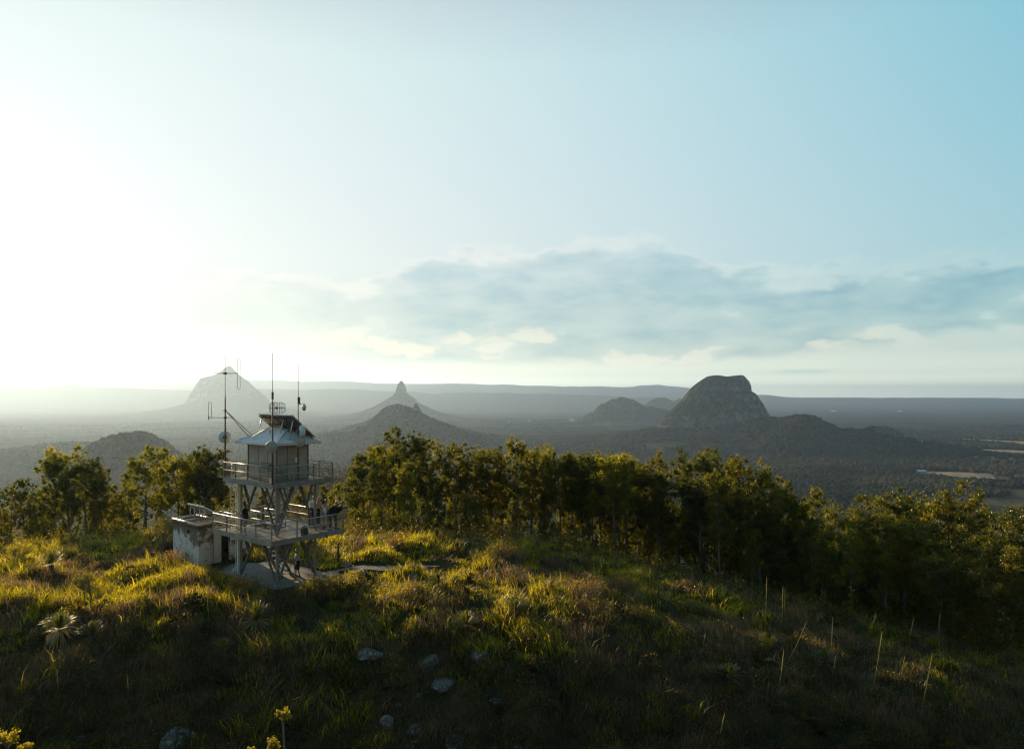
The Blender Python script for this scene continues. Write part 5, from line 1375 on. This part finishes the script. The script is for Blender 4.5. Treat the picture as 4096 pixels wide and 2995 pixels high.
    inv = root.matrix_basis.inverted() if False else (Matrix.Translation(T(0, 0, 8.0)) @ Matrix.Rotation(TW_A, 4, 'Z')).inverted()
    Q = {k: inv @ v for k, v in P.items()}
    e1 = (Q['tr'] - Q['tl']); e2 = (Q['bl'] - Q['tl']); n_ = e1.cross(e2).normalized()
    if n_.z < 0: n_ = -n_
    for i in range(4):
        a = Q['tl'] + e1 * (i / 4 + .004); w = e1 * (.25 - .008)
        pts = [a, a + w, a + w + e2, a + e2]
        pn = MB().add([p - n_ * .02 for p in pts] + [p + n_ * .015 for p in pts], [(0, 1, 2, 3), (7, 6, 5, 4), (0, 4, 5, 1), (1, 5, 6, 2), (2, 6, 7, 3), (3, 7, 4, 0)])
        s = pn.build('solar_panel', M['solar_back'], root)
        MB().add([p + n_ * .019 + (a + w / 2 + e2 / 2 - p) * .03 for p in pts], [(0, 1, 2, 3)]).build('cells', M['solar_cell'], s)
        f = MB()
        for k in range(4): f.beam(pts[k], pts[(k + 1) % 4], .05, .06, n_)
        f.build('panel_frame', M['alu'], s)
    f = MB()
    for t in (.12, .45, .8): f.beam(Q['tl'] + e2 * t - n_ * .07, Q['tr'] + e2 * t - n_ * .07, .05, .05, n_)
    for t in (.03, .27, .5, .73, .97): f.beam(Q['tl'] + e1 * t - n_ * .12, Q['tl'] + e1 * t + e2 - n_ * .12, .04, .05, n_)
    f.build('support_frame', M['rust'], root)
    for t in (.03, .40, .70, .97):
        top = Q['tl'] + e1 * t + e2 * .12 - n_ * .1; foot = Vector((top.x - .18, top.y + .1, 0)); 
        uu, vv = foot.x, foot.y
        zr = 7.72 + (8.36 - 7.72) * max(0, min(1, min((1.42 - abs(uu)) / 1.42, (1.92 - abs(vv)) / 1.1)))
        foot.z = zr - 8.0
        b = MB(); b.tube(foot, top, .035, n=8); b.box(foot + Vector((0, 0, .03)), (.26, .14, .05)); b.build('post', M['alu'], root, True)
    for t in (.1, .9):
        top = Q['tl'] + e1 * t + e2 * .7 - n_ * .1; foot = Vector((top.x, top.y, -.2)); MB().tube(foot, top, .03, n=8).build('post', M['alu'], root, True)
    tag(root, 'tilted bank of dark solar panels on posts above the cabin roof', 'solar panels')
    # odds and ends on the upper deck
    bu = MB().lathe([(.09, 0), (.13, .26), (.14, .27), (.12, .26), (.08, .02), (0.001, .02)], 18)
    o = bu.build('bucket', M['dish_white'], None, True, T(-1.68, -2.02, ZU1)); tag(o, 'pale bucket standing inside the near corner of the upper deck', 'bucket')
    pts = [(.0, .24 * math.cos(t), .24 * math.sin(t) * 1.05) for t in np.linspace(0, 2 * math.pi, 22)]
    co = MB().path(pts, .022, 7, False).path([(.03, a * .93, b_ * .93) for _, a, b_ in pts], .022, 7, False)
    o = co.build('cable_coil', M['black'], None, True, T(-1.12, -1.02, ZU1 + .62)); o.rotation_euler = (0, 0, TW_A); tag(o, 'black coil of cable hung on the cabin wall by the louvre', 'cable coil')
    w = MB().path([T(UU, -UV + .1, ZU1 - .1) - T(UU, -UV, ZU1), Vector((.5, .1, .02)), Vector((1.1, .3, .12))], .014, 6)
    o = w.build('cable', M['black'], None, True, T(UU, -UV, ZU1)); tag(o, 'loose dark cable sticking out from the right corner of the upper deck', 'cable')

def build_hut():
    # concrete block hut behind the tower, left
    N0 = Vector((-18.9, 41.2, 0)); a = TW_A
    root = empty('concrete_hut', N0, a); HU, HV, HH = 3.1, 3.2, 2.28
    m, nt, out = new_mat('patchy_whitewash'); v = obj_vec(nt)
    n1 = noise_n(nt, 1.1, 7, 0.62, v, .5); n2 = noise_n(nt, 5.0, 6, .6, v)
    sp = N(nt, 'ShaderNodeSeparateXYZ', {0: v}); zz = math_n(nt, 'MULTIPLY', sp.outputs['Z'], .12)
    f = math_n(nt, 'ADD', math_n(nt, 'SUBTRACT', n1, zz), math_n(nt, 'MULTIPLY', n2, .25))
    col = ramp(nt, f, [(.40, (.17, .135, .105)), (.44, (.32, .28, .24)), (.48, (.58, .55, .52)), (.66, (.62, .60, .57)), (.74, (.25, .2, .16))])
    br = N(nt, 'ShaderNodeTexBrick'); br.inputs['Scale'].default_value = 1.0; nt.links.new(N(nt, 'ShaderNodeMapping', {'Vector': v}).outputs[0], br.inputs['Vector'])
    b = N(nt, 'ShaderNodeBsdfPrincipled', {'Base Color': col, 'Roughness': .9}); bp = N(nt, 'ShaderNodeBump', {'Strength': .4, 'Distance': .02, 'Height': n2})
    nt.links.new(bp.outputs[0], b.inputs['Normal']); nt.links.new(b.outputs[0], out.inputs[0]); M['whitewash'] = m
    w = MB(); t = .18
    # front wall (v = 0) with a doorway at u 1.42..1.95, left wall (u = 0) with a small vent hole
    w.bbox((0, 0, 0), (1.42, t, HH)); w.bbox((1.42, 0, 1.98), (1.98, t, HH)); w.bbox((1.98, 0, 0), (HU, t, HH))
    w.bbox((0, t, 0), (t, 1.1, HH)); w.bbox((0, 1.1, 0), (t, 1.4, 1.85)); w.bbox((0, 1.1, 2.05), (t, 1.4, HH)); w.bbox((0, 1.4, 0), (t, HV, HH))
    w.bbox((HU - t, t, 0), (HU, HV, HH)); w.bbox((t, HV - t, 0), (HU - t, HV, HH))
    w.build('wall', M['whitewash'], root)
    r = MB(); r.bbox((-.16, -.16, HH), (HU + .16, HV + .16, HH + .10)); r.bbox((-.10, -.10, HH + .10), (HU + .10, .02, HH + .2)); r.bbox((-.10, HV - .02, HH + .10), (HU + .10, HV + .10, HH + .2))
    r.bbox((-.10, .02, HH + .10), (.02, HV - .02, HH + .2)); r.bbox((HU - .02, .02, HH + .10), (HU + .10, HV - .02, HH + .2))
    M['roof_litter'] = simple('roof_litter', (.16, .09, .04), (.08, .05, .03), .9, 0, 3)
    rf = r.build('roof', M['roof_litter'], root)
    p = MB(); z = HH + .28
    for A_, B_ in (((-.05, -.05), (HU + .05, -.05)), ((HU + .05, -.05), (HU + .05, HV + .05)), ((HU + .05, HV + .05), (-.05, HV + .05)), ((-.05, HV + .05), (-.05, -.05)), ((1.5, -.05), (1.5, HV)), ((.0, 1.9), (HU, 1.9)), ((2.3, .0), (2.3, HV))):
        p.tube((*A_, z), (*B_, z), .045, n=8)
    for c in ((-.05, -.05), (HU + .05, -.05), (-.05, HV + .05), (HU + .05, HV + .05), (1.5, -.05), (1.5, HV)): p.tube((*c, HH + .1), (*c, z), .03, n=7)
    p.tube((-.05, HV, z), (-.55, HV + .35, z + .55), .03, n=7)
    p.build('pipe_frame', M['alu'], rf, True)
    d = MB(); d.box((0, -.27, 1.02), (.05, .54, 1.96)); dr = d.build('door', M['wall_cream'], root, loc=(1.41, -.02, 0)); dr.rotation_euler = (0, 0, R(-78))
    MB().box((-.05, -.48, 1.0), (.05, .06, .14)).build('handle', M['alu'], dr)
    n = MB(); n.bbox((2.02, -.012, 1.25), (2.92, -.003, 1.98)); n.build('notice_board', M['dish_white'], root)
    tag(root, 'low flat-roofed concrete hut with patchy whitewash beside the lookout', 'hut')
    # rack of old panels on its roof
    P = empty('solar_rack', N0 + Vector((0, 0, HH + .1)), a); 
    def L(px, y, D): return Vector((az_of(px) * D, D, zrow(y, D)))
    inv = (Matrix.Translation(N0 + Vector((0, 0, HH + .1))) @ Matrix.Rotation(a, 4, 'Z')).inverted()
    tl = Vector((.7, 2.75, 1.05)); tr_ = Vector((.7, .75, 1.05)); e2 = Vector((1.25, 0, -.75)); n_ = (tr_ - tl).cross(e2).normalized()
    pn = MB(); pts = [tl, tr_, tr_ + e2, tl + e2]; pn.add([q + n_ * .0 for q in pts] + [q - n_ * .04 for q in pts], [(0, 1, 2, 3), (7, 6, 5, 4), (0, 4, 5, 1), (1, 5, 6, 2), (2, 6, 7, 3), (3, 7, 4, 0)])
    s = pn.build('solar_panel', M['galv'], P)
    f = MB()
    for k in range(4): f.beam(pts[k], pts[(k + 1) % 4], .06, .08)
    f.beam(tl.lerp(tr_, .5), tl.lerp(tr_, .5) + e2, .05, .09)
    f.build('panel_frame', M['dish_white'], s)
    for q in (tl + Vector((.1, -.15, -.1)), tl.lerp(tr_, .33) + Vector((.1, 0, -.1)), tl.lerp(tr_, .66) + Vector((.1, 0, -.1)), tr_ + Vector((.1, .1, -.1))):
        MB().tube((q.x, q.y, .1), q, .03, n=8).build('post', M['alu'], P, True)
    b = MB()
    b.tube((.8, 2.6, .95), (1.3, 2.2, .15), .022, n=6); b.tube((.8, .9, .95), (1.3, 1.3, .15), .022, n=6); b.tube((1.5, 2.5, .1), (1.5, 2.5, .5), .022, n=6); b.tube((1.5, 1.0, .1), (1.5, 1.0, .5), .022, n=6)
    b.build('brace', M['alu'], P, True)
    tag(P, 'old tilted solar rack standing on the hut roof', 'solar rack')
    # white hoop lying by the tower leg
    p = ray_ground(236.5, 575.5); h = MB()
    h.path([(.0, .26 * math.cos(t), .30 + .30 * math.sin(t)) for t in np.linspace(-.9, math.pi + .9, 16)], .045, 8)
    h.path([(.0, .16 * math.cos(t), .30 + .18 * math.sin(t)) for t in np.linspace(0, 2 * math.pi, 16)], .02, 6, False)
    o = h.build('hose_reel', M['dish_white'], None, True, p + Vector((0, 0, -.05))); o.rotation_euler = (0, R(8), R(-40)); tag(o, 'white hoop-shaped reel leaning by the left tower leg', 'hose reel')

def build_paving():
    z = .035
    s = MB(); P = []
    sl = MB(); 
    root_lo, root_hi = (-2.0, -2.7), (2.15, 4.4)
    pts = [T(u, v, 0) for u, v in ((-1.8, -2.6), (2.15, -2.6), (2.15, 3.6), (-1.8, 3.6))]
    sl.add([p + Vector((0, 0, -.25)) for p in pts] + [p + Vector((0, 0, z)) for p in pts], [(3, 2, 1, 0), (4, 5, 6, 7), (0, 1, 5, 4), (1, 2, 6, 5), (2, 3, 7, 6), (3, 0, 4, 7)])
    o = sl.build('concrete_slab', M['concrete']); tag(o, None, None, None, 'structure')
    k = MB()
    for a, b_ in ((0, 1), (3, 0)): k.beam(pts[a] + Vector((0, 0, .02)), pts[b_] + Vector((0, 0, .02)), .10, .14)
    o = k.build('slab_kerb', M['wood']); tag(o, None, None, None, 'structure')
    # path ribbon with thickness
    cen = []
    Pp = [Vector((x, y, 0)) for x, y in PATH]
    for i in range(len(Pp) - 1):
        p0 = Pp[max(i - 1, 0)]; p1 = Pp[i]; p2 = Pp[i + 1]; p3 = Pp[min(i + 2, len(Pp) - 1)]
        for j in range(8):
            t = j / 8; cen.append(.5 * ((2 * p1) + (-p0 + p2) * t + (2 * p0 - 5 * p1 + 4 * p2 - p3) * t * t + (-p0 + 3 * p1 - 3 * p2 + p3) * t ** 3))
    cen.append(Pp[-1]); n = len(cen); v = []; f = []
    for i, c in enumerate(cen):
        d = (cen[min(i + 1, n - 1)] - cen[max(i - 1, 0)]).normalized(); sd = Vector((-d.y, d.x, 0)); w = (.48 + .05 * math.sin(i * .7) + (.25 if i < 20 else 0)) * min(1, .12 + (n - 1 - i) / 12)
        for sgn in (-1, 1):
            q = c + sd * w * sgn; g = ground_at(q.x, q.y)
            v += [(q.x, q.y, g - .15), (q.x, q.y, g + .045)]
    for i in range(n - 1):
        a = 4 * i; b_ = a + 4
        f += [(a + 1, a + 3, b_ + 3, b_ + 1), (a, a + 1, b_ + 1, b_), (a + 3, a + 2, b_ + 2, b_ + 3)]
    o = MB().add(v, f).build('path', M['concrete']); tag(o, None, None, None, 'structure')
    # timber post by the path and its mate
    for px, py, top, lb, r in ((338.2, 560.5, 543, 'weathered timber post with a square top beside the path', .075), ):
        p = ray_ground(px, py + 2); h = zrow(top, p.y) - p.z
        m = MB(); m.tube((0, 0, -.1), (0, 0, h), r, r * .95, n=12); m.lathe([(r * .95, h), (r * .6, h + .02), (.001, h + .02)], 12)
        o = m.build('timber_post', M['wood'], None, True, p); tag(o, lb, 'post')

# ---------------------------------------------------------------- houses on the plain
def build_houses():
    HS = [(920.9, 471.6, 26, 14, 'roof_white', 'big pale-roofed shed before the nearest dry paddock'), (804.4, 458.6, 17, 10, 'roof_white', 'pale roof alone among trees, left of the pair below the wooded hill'),
          (822.0, 460.0, 18, 9, 'roof_white', 'left one of a pair of pale sheds below the wooded hill'), (829.5, 460.6, 16, 9, 'roof_white', 'right one of a pair of pale sheds below the wooded hill'),
          (923.5, 453.6, 15, 10, 'roof_white', 'farmhouse with pale roof by the orchard'), (928.5, 453.0, 13, 9, 'roof_brown', 'brown-roofed farmhouse by the orchard'),
          (948.7, 448.2, 14, 8, 'roof_white', 'small pale farm shed at the corner of the long middle paddock'), (999.6, 442.0, 16, 10, 'roof_white', 'farmhouse in the middle of the farthest paddock'),
          (942.5, 437.3, 20, 12, 'roof_white', 'pale shed at the left tip of the farthest paddock'), (917.0, 524.0, 13, 8, 'roof_white', 'small pale roof showing through the tree tops'), (941.5, 525.6, 15, 9, 'roof_white', 'pale roof behind the big lit tree at the right'),
          (529.5, 420.8, 34, 16, 'roof_white', 'long pale shed on the far plain, straight above the middle trees'), (575.5, 422.8, 30, 16, 'roof_white', 'pale shed on the far plain right of the longest one'), (582.0, 423.2, 22, 14, 'roof_white', 'small far shed at the end of the pale pair'),
          (833.5, 411.0, 70, 40, 'roof_white', 'large pale roof far out on the blue plain'), (900.0, 411.8, 60, 34, 'roof_white', 'wide pale roof far out on the blue plain, farthest right')]
    for i, (px, py, L, W, rm, lb) in enumerate(HS):
        D = (CZ - PLAIN) * F / (py - HY)
        for _ in range(6):
            x = az_of(px) * D; z = ground_at(x, D); D = (CZ - z - 2) * F / (py - HY)
        x = az_of(px) * D; z = ground_at(x, D)
        root = empty('farm_shed' if 'shed' in lb or 'roof ' in lb else 'farmhouse', (x, D, z), R([8, -15, 22, 5, -30][i % 5])); h = 3.2 + L * .05
        lift = 5 if i in (9, 10, 1, 2, 3) else 1.5
        w = MB(); w.bbox((-L / 2, -W / 2, -3), (L / 2, W / 2, h + lift)); wl = w.build('wall', M['wall_cream'], root)
        z0 = h + lift; r = MB(); rise = W * .22
        v = [(-L / 2 - .8, -W / 2 - .8, z0), (L / 2 + .8, -W / 2 - .8, z0), (L / 2 + .8, W / 2 + .8, z0), (-L / 2 - .8, W / 2 + .8, z0), (-L / 2 - .8, 0, z0 + rise), (L / 2 + .8, 0, z0 + rise)]
        r.add(v, [(0, 1, 5, 4), (2, 3, 4, 5), (0, 4, 3), (1, 2, 5), (3, 2, 1, 0)]); r.build('roof', M[rm], root)
        d = MB(); d.bbox((-1.6, -W / 2 - .05, lift * .6), (1.6, -W / 2 - .01, lift + 2.4)); d.build('door', M['glass'], root)
        for xx in (-L * .32, L * .32): MB().bbox((xx - 1, -W / 2 - .05, lift + .9), (xx + 1, -W / 2 - .01, lift + 2.1)).build('window', M['glass'], root)
        tag(root, lb, 'shed' if root.name.startswith('farm_shed') else 'house', 'farm buildings on the plain')
# ---------------------------------------------------------------- people
def capsules(segs, voxel, name, mat, parent, mods=True, smooth_it=3):
    """tapered limbs fused into one continuous skin"""
    m = MB()
    for (p, q, r0, r1) in segs:
        p = Vector(p); q = Vector(q)
        if (q - p).length > 1e-4: m.tube(p, q, r0, r1, 12)
        m.sphere(p, r0, 12, 8); m.sphere(q, r1, 12, 8)
    o = m.build(name, mat, None)
    md = o.modifiers.new('r', 'REMESH'); md.mode = 'VOXEL'; md.voxel_size = voxel; md.use_smooth_shade = True
    sm = o.modifiers.new('s', 'SMOOTH'); sm.iterations = smooth_it; sm.factor = .5
    dg = bpy.context.evaluated_depsgraph_get(); ev = o.evaluated_get(dg)
    me = bpy.data.meshes.new_from_object(ev); me.materials.clear(); me.materials.append(mat)
    o.modifiers.clear(); old = o.data; o.data = me; me.name = name; bpy.data.meshes.remove(old)
    o.parent = parent
    return o
def person(loc, facing, h, J, label, top, bottom, shoes, hair, sleeve='short', legs='shorts', hood=False, cap=None, hold=None, long_hair=False, backpack=False):
    """J: joints in metres for a 1.75 m figure facing +Y, x to its right"""
    s = h / 1.75
    root = empty('person', loc, facing); root.scale = (s, s, s)
    V = {k: Vector(v) for k, v in J.items()}
    pel, che, nek, hd = V['pelvis'], V['chest'], V['neck'], V['head']
    up = (hd - nek).normalized(); fw = V.get('look', Vector((0, 1, 0))).normalized(); sd = fw.cross(up).normalized(); fw = up.cross(sd).normalized()
    segs = [(pel + Vector((-.07, 0, 0)), pel + Vector((.07, 0, 0)), .115, .115), (pel, che, .125, .135), (che + sd * -.10, che + sd * .10, .11, .11), (che, nek, .11, .055), (nek, hd - up * .07, .052, .055),
            (hd + up * .02, hd + up * .045, .088, .09), (hd - up * .055 + fw * .03, hd + fw * .01, .055, .078), (hd + fw * .095 - up * .005, hd + fw * .075 + up * .02, .014, .01)]
    for k in (-1, 1):
        segs.append((hd + sd * k * .088 - up * .005, hd + sd * k * .09 + up * .02, .016, .014))
    for S in ('l', 'r'):
        sh, el, ha = V['sh_' + S], V['el_' + S], V['ha_' + S]; hip, kn, an = V['hip_' + S], V['kn_' + S], V['an_' + S]
        segs += [(nek.lerp(che, .35), sh, .07, .058), (sh, el, .052, .042), (el, ha, .041, .026), (hip, kn, .088, .058), (kn, kn.lerp(an, .35), .056, .056), (kn.lerp(an, .3), an, .056, .036)]
        # hand: palm and five fingers
        d = (ha - el).normalized(); n = Vector((0, 0, 1)).cross(d); n = (n.normalized() if n.length > .1 else Vector((1, 0, 0))); b = d.cross(n).normalized()
        palm = ha + d * .08; segs.append((ha, palm, .026, .030))
        for i, (o_, L) in enumerate(((-.027, .062), (-.009, .075), (.009, .07), (.027, .055))):
            a0 = palm + n * o_; a1 = a0 + d * L * .55 - b * .008; a2 = a1 + d * L * .35 - b * .03; segs += [(a0, a1, .0105, .0095), (a1, a2, .0095, .008)]
        t0 = ha + d * .03 + n * (-.03 if S == 'l' else .03); t1 = t0 + d * .035 + n * (-.028 if S == 'l' else .028); segs.append((t0, t1, .012, .009))
    capsules(segs, .0115, 'body', M['skin'], root)
    # shirt
    sg = [(pel + Vector((0, 0, .0)), che, .152, .158), (pel + Vector((-.05, 0, -.02)), pel + Vector((.05, 0, -.02)), .14, .14), (che + sd * -.1, che + sd * .1, .135, .135), (che, nek.lerp(che, .3), .13, .075)]
    for S in ('l', 'r'):
        sh, el, ha = V['sh_' + S], V['el_' + S], V['ha_' + S]
        sg += [(nek.lerp(che, .35), sh, .09, .078)]
        if sleeve == 'short': sg += [(sh, sh.lerp(el, .7), .074, .07)]
        else: sg += [(sh, el, .074, .062), (el, el.lerp(ha, .95), .062, .042)]
    if hood: sg += [(hd + up * .03, hd - up * .05 - fw * .02, .112, .10), (nek - fw * .03, hd - up * .06 - fw * .03, .10, .095)]
    capsules(sg, .016, 'jacket' if hood else 'shirt', M[top], root)
    sg = [(pel + Vector((-.06, 0, .03)), pel + Vector((.06, 0, .03)), .142, .142)]
    for S in ('l', 'r'):
        hip, kn, an = V['hip_' + S], V['kn_' + S], V['an_' + S]
        if legs == 'shorts': sg += [(hip, hip.lerp(kn, .92), .112, .095)]
        else: sg += [(hip, kn, .108, .078), (kn, kn.lerp(an, .93), .076, .055)]
    capsules(sg, .016, 'shorts' if legs == 'shorts' else 'trousers', M[bottom], root)
    for S in ('l', 'r'):
        an = V['an_' + S]; f = V.get('foot', Vector((0, 1, 0))); c = Vector((an.x, an.y, .045))
        capsules([(c - f * .05, c + f * .12 - Vector((0, 0, .008)), .045, .036), (Vector((an.x, an.y, .10)), c, .045, .045)], .012, 'shoe', M[shoes], root)
    if not hood:
        sg = [(hd + up * .055 - fw * .012, hd - fw * .03 + up * .03, .092, .088), (hd - fw * .035, hd - fw * .05 - up * .03, .08, .066)]
        if long_hair: sg += [(hd - fw * .06 - up * .03, nek - fw * .06 - up * .08, .07, .05)]
        capsules(sg, .012, 'hair', M[hair], root)
    if cap:
        c = MB().lathe([(.106, 0), (.108, .03), (.095, .075), (.06, .105), (.001, .115)], 20); q = up.to_track_quat('Z', 'Y').to_matrix()
        o = MB(); o.add([q @ Vector(p) + hd + up * .045 for p in c.v], c.f)
        o.beam(hd + up * .055 + fw * .08, hd + up * .05 + fw * .17, .15, .012, up)
        o.build('cap', M[cap], root, True)
    tag(root, label, 'person')
    return root
def pose(lean=0.0, bend=0.0, arms='down', stride=0.0, side=0.0, look=None, kneeb=0.0):
    """joints of a standing figure, chest carried forward by lean"""
    pel = Vector((side * .3, -lean * .35, .93)); che = pel + Vector((side * .1, lean * 1.0 + .01, .36 * math.cos(lean * 1.6))); nek = che + Vector((0, lean * .45 + .0, .19 * math.cos(lean * 1.6))); hd = nek + Vector((0, .02 + lean * .35, .17))
    J = dict(pelvis=pel, chest=che, neck=nek, head=hd, look=look or (0, 1, -.15 - lean * .4))
    for S, k in (('l', -1), ('r', 1)):
        hip = pel + Vector((.095 * k, 0, -.03)); an = Vector((.11 * k, stride * k * .5, .09)); kn = hip.lerp(an, .5) + Vector((0, .04 + kneeb, 0)); sh = nek.lerp(che, .42) + Vector((.19 * k, 0, 0))
        if arms == 'down': el = sh + Vector((.05 * k, -.02, -.28)); ha = el + Vector((.0, .07, -.24))
        elif arms == 'rail': el = sh + Vector((.06 * k, .12, -.24)); ha = el + Vector((-.03 * k, .24, -.02))
        elif arms == 'phone': el = sh + Vector((.04 * k, .06, -.27)); ha = el + Vector((-.12 * k, .21, .07))
        elif arms == 'reach': el = sh + Vector((.05 * k, .2, -.19)); ha = el + Vector((-.05 * k, .26, -.0))
        J['hip_' + S] = hip; J['an_' + S] = an; J['kn_' + S] = kn; J['sh_' + S] = sh; J['el_' + S] = el; J['ha_' + S] = ha
    return J
def build_people():
    Fl = ZL1
    P = lambda u, v, z=Fl: T(u, v, z)
    face = lambda x, y: math.atan2(-x, y)             # +Y turned to look along (x, y)
    w = lambda du, dv: (du * UX - dv * UY, du * UY + dv * UX)
    person(P(-1.98, .06), face(-.95, -.25), 1.77, pose(.03, arms='rail', look=(0, 1, -.25)), 'person in black T-shirt and shorts standing alone at the left rail of the lower deck', 'cloth_black', 'cloth_black', 'shoe_white', 'hair')
    person(P(1.92, -.42), face(*w(1, .5)), 1.66, pose(.22, arms='reach'), 'person in white and grey top bent forward, partly behind the tower leg', 'cloth_white', 'cloth_dark', 'shoe_dark', 'hair', 'long', 'long')
    person(P(1.98, -.98), face(*w(1, -.1)), 1.70, pose(.06, arms='rail'), 'person in a pink hooded jacket, hood up, standing tallest in the group', 'cloth_pink', 'cloth_black', 'shoe_white', 'hair', 'long', 'long', hood=True)
    person(P(1.86, -1.68), face(*w(.7, -.6)), 1.62, pose(.10, arms='rail'), 'dark haired person in a grey T-shirt between the pink jacket and the black one', 'cloth_grey', 'cloth_grey', 'shoe_dark', 'hair')
    person(P(1.90, -2.26), face(.98, -.05), 1.64, pose(.26, arms='reach'), 'person in black top and white cap leaning on the rail near the right corner', 'cloth_black', 'cloth_dark', 'shoe_white', 'hair_fair', 'long', 'long', cap='cap_white')
    person(P(2.02, -2.62), face(.98, .12), 1.60, pose(.24, arms='reach'), 'dark haired person in black leaning out farthest at the right corner', 'cloth_black', 'cloth_dark', 'shoe_dark', 'hair', 'short', 'long')
    p = ray_ground(288.7, 577.2)
    person(T(.62, -.98, .04), face(-.62, -.45), 1.52, pose(.03, arms='phone', stride=.16), 'long haired person in grey top and knee pants standing under the decks', 'cloth_marl', 'cloth_black', 'shoe_dark', 'hair_fair', 'long', 'shorts', long_hair=True)
    # phone held out over the corner rail
    o = MB().box((0, 0, 0), (.08, .012, .15)).box((0, -.0065, 0), (.07, .002, .135)).build('phone', M['dish_white'], None, False, T(2.02, -2.62, 0) + Vector((.72, .12, ZL1 + 1.10))); o.rotation_euler = (R(-20), R(10), R(60)); tag(o, 'white phone held out beyond the right corner of the lower deck', 'phone')
    # white bag on the back of the person in black, and the black bag on the floor
    b = MB().sphere((0, 0, 0), (.13, .085, .2), 18, 12); b.path([(-.05, .06, .17), (-.08, .16, .2), (-.09, .2, .05), (-.06, .1, -.15)], .014, 6)
    o = b.build('shoulder_bag', M['cloth_white'], None, True, P(1.66, -2.12, Fl + 1.02)); o.rotation_euler = (.2, .35, R(-90)); tag(o, 'white bag slung on the back of the person in black with the white cap', 'bag')
    b = MB(); 
    b.lathe([(.001, 0), (.20, .0), (.24, .05), (.24, .22), (.20, .38), (.13, .47), (.05, .50), (.001, .50)], 20)
    b.v = [(x, y * .6, z) for x, y, z in b.v]
    o = empty('backpack', P(-.05, -2.62, Fl)); o.rotation_euler = (0, R(-6), TW_A + R(10)); 
    b.build('bag_body', M['cloth_black'], o, True)
    pk = MB().sphere((0, -.13, .15), (.15, .06, .11), 14, 8); pk.build('pocket', M['cloth_black'], o, True)
    st = MB()
    for k in (-1, 1): st.path([(.08 * k, .13, .42), (.11 * k, .2, .32), (.1 * k, .19, .15), (.08 * k, .13, .05)], .014, 6)
    st.path([(-.04, 0, .49), (0, 0, .55), (.04, 0, .49)], .012, 6); st.build('strap', M['cloth_dark'], o, True)
    tag(o, 'black backpack standing on the lower deck floor by the right front rail', 'backpack')
build_camera(); build_world(); build_ground(); build_mountains()
build_paving(); build_tower(); build_antennas(); build_hut(); build_people(); build_houses()
build_grass(); build_trees(); build_undergrowth(); build_forest(); build_boulders(); build_grass_trees(); build_shrubs()
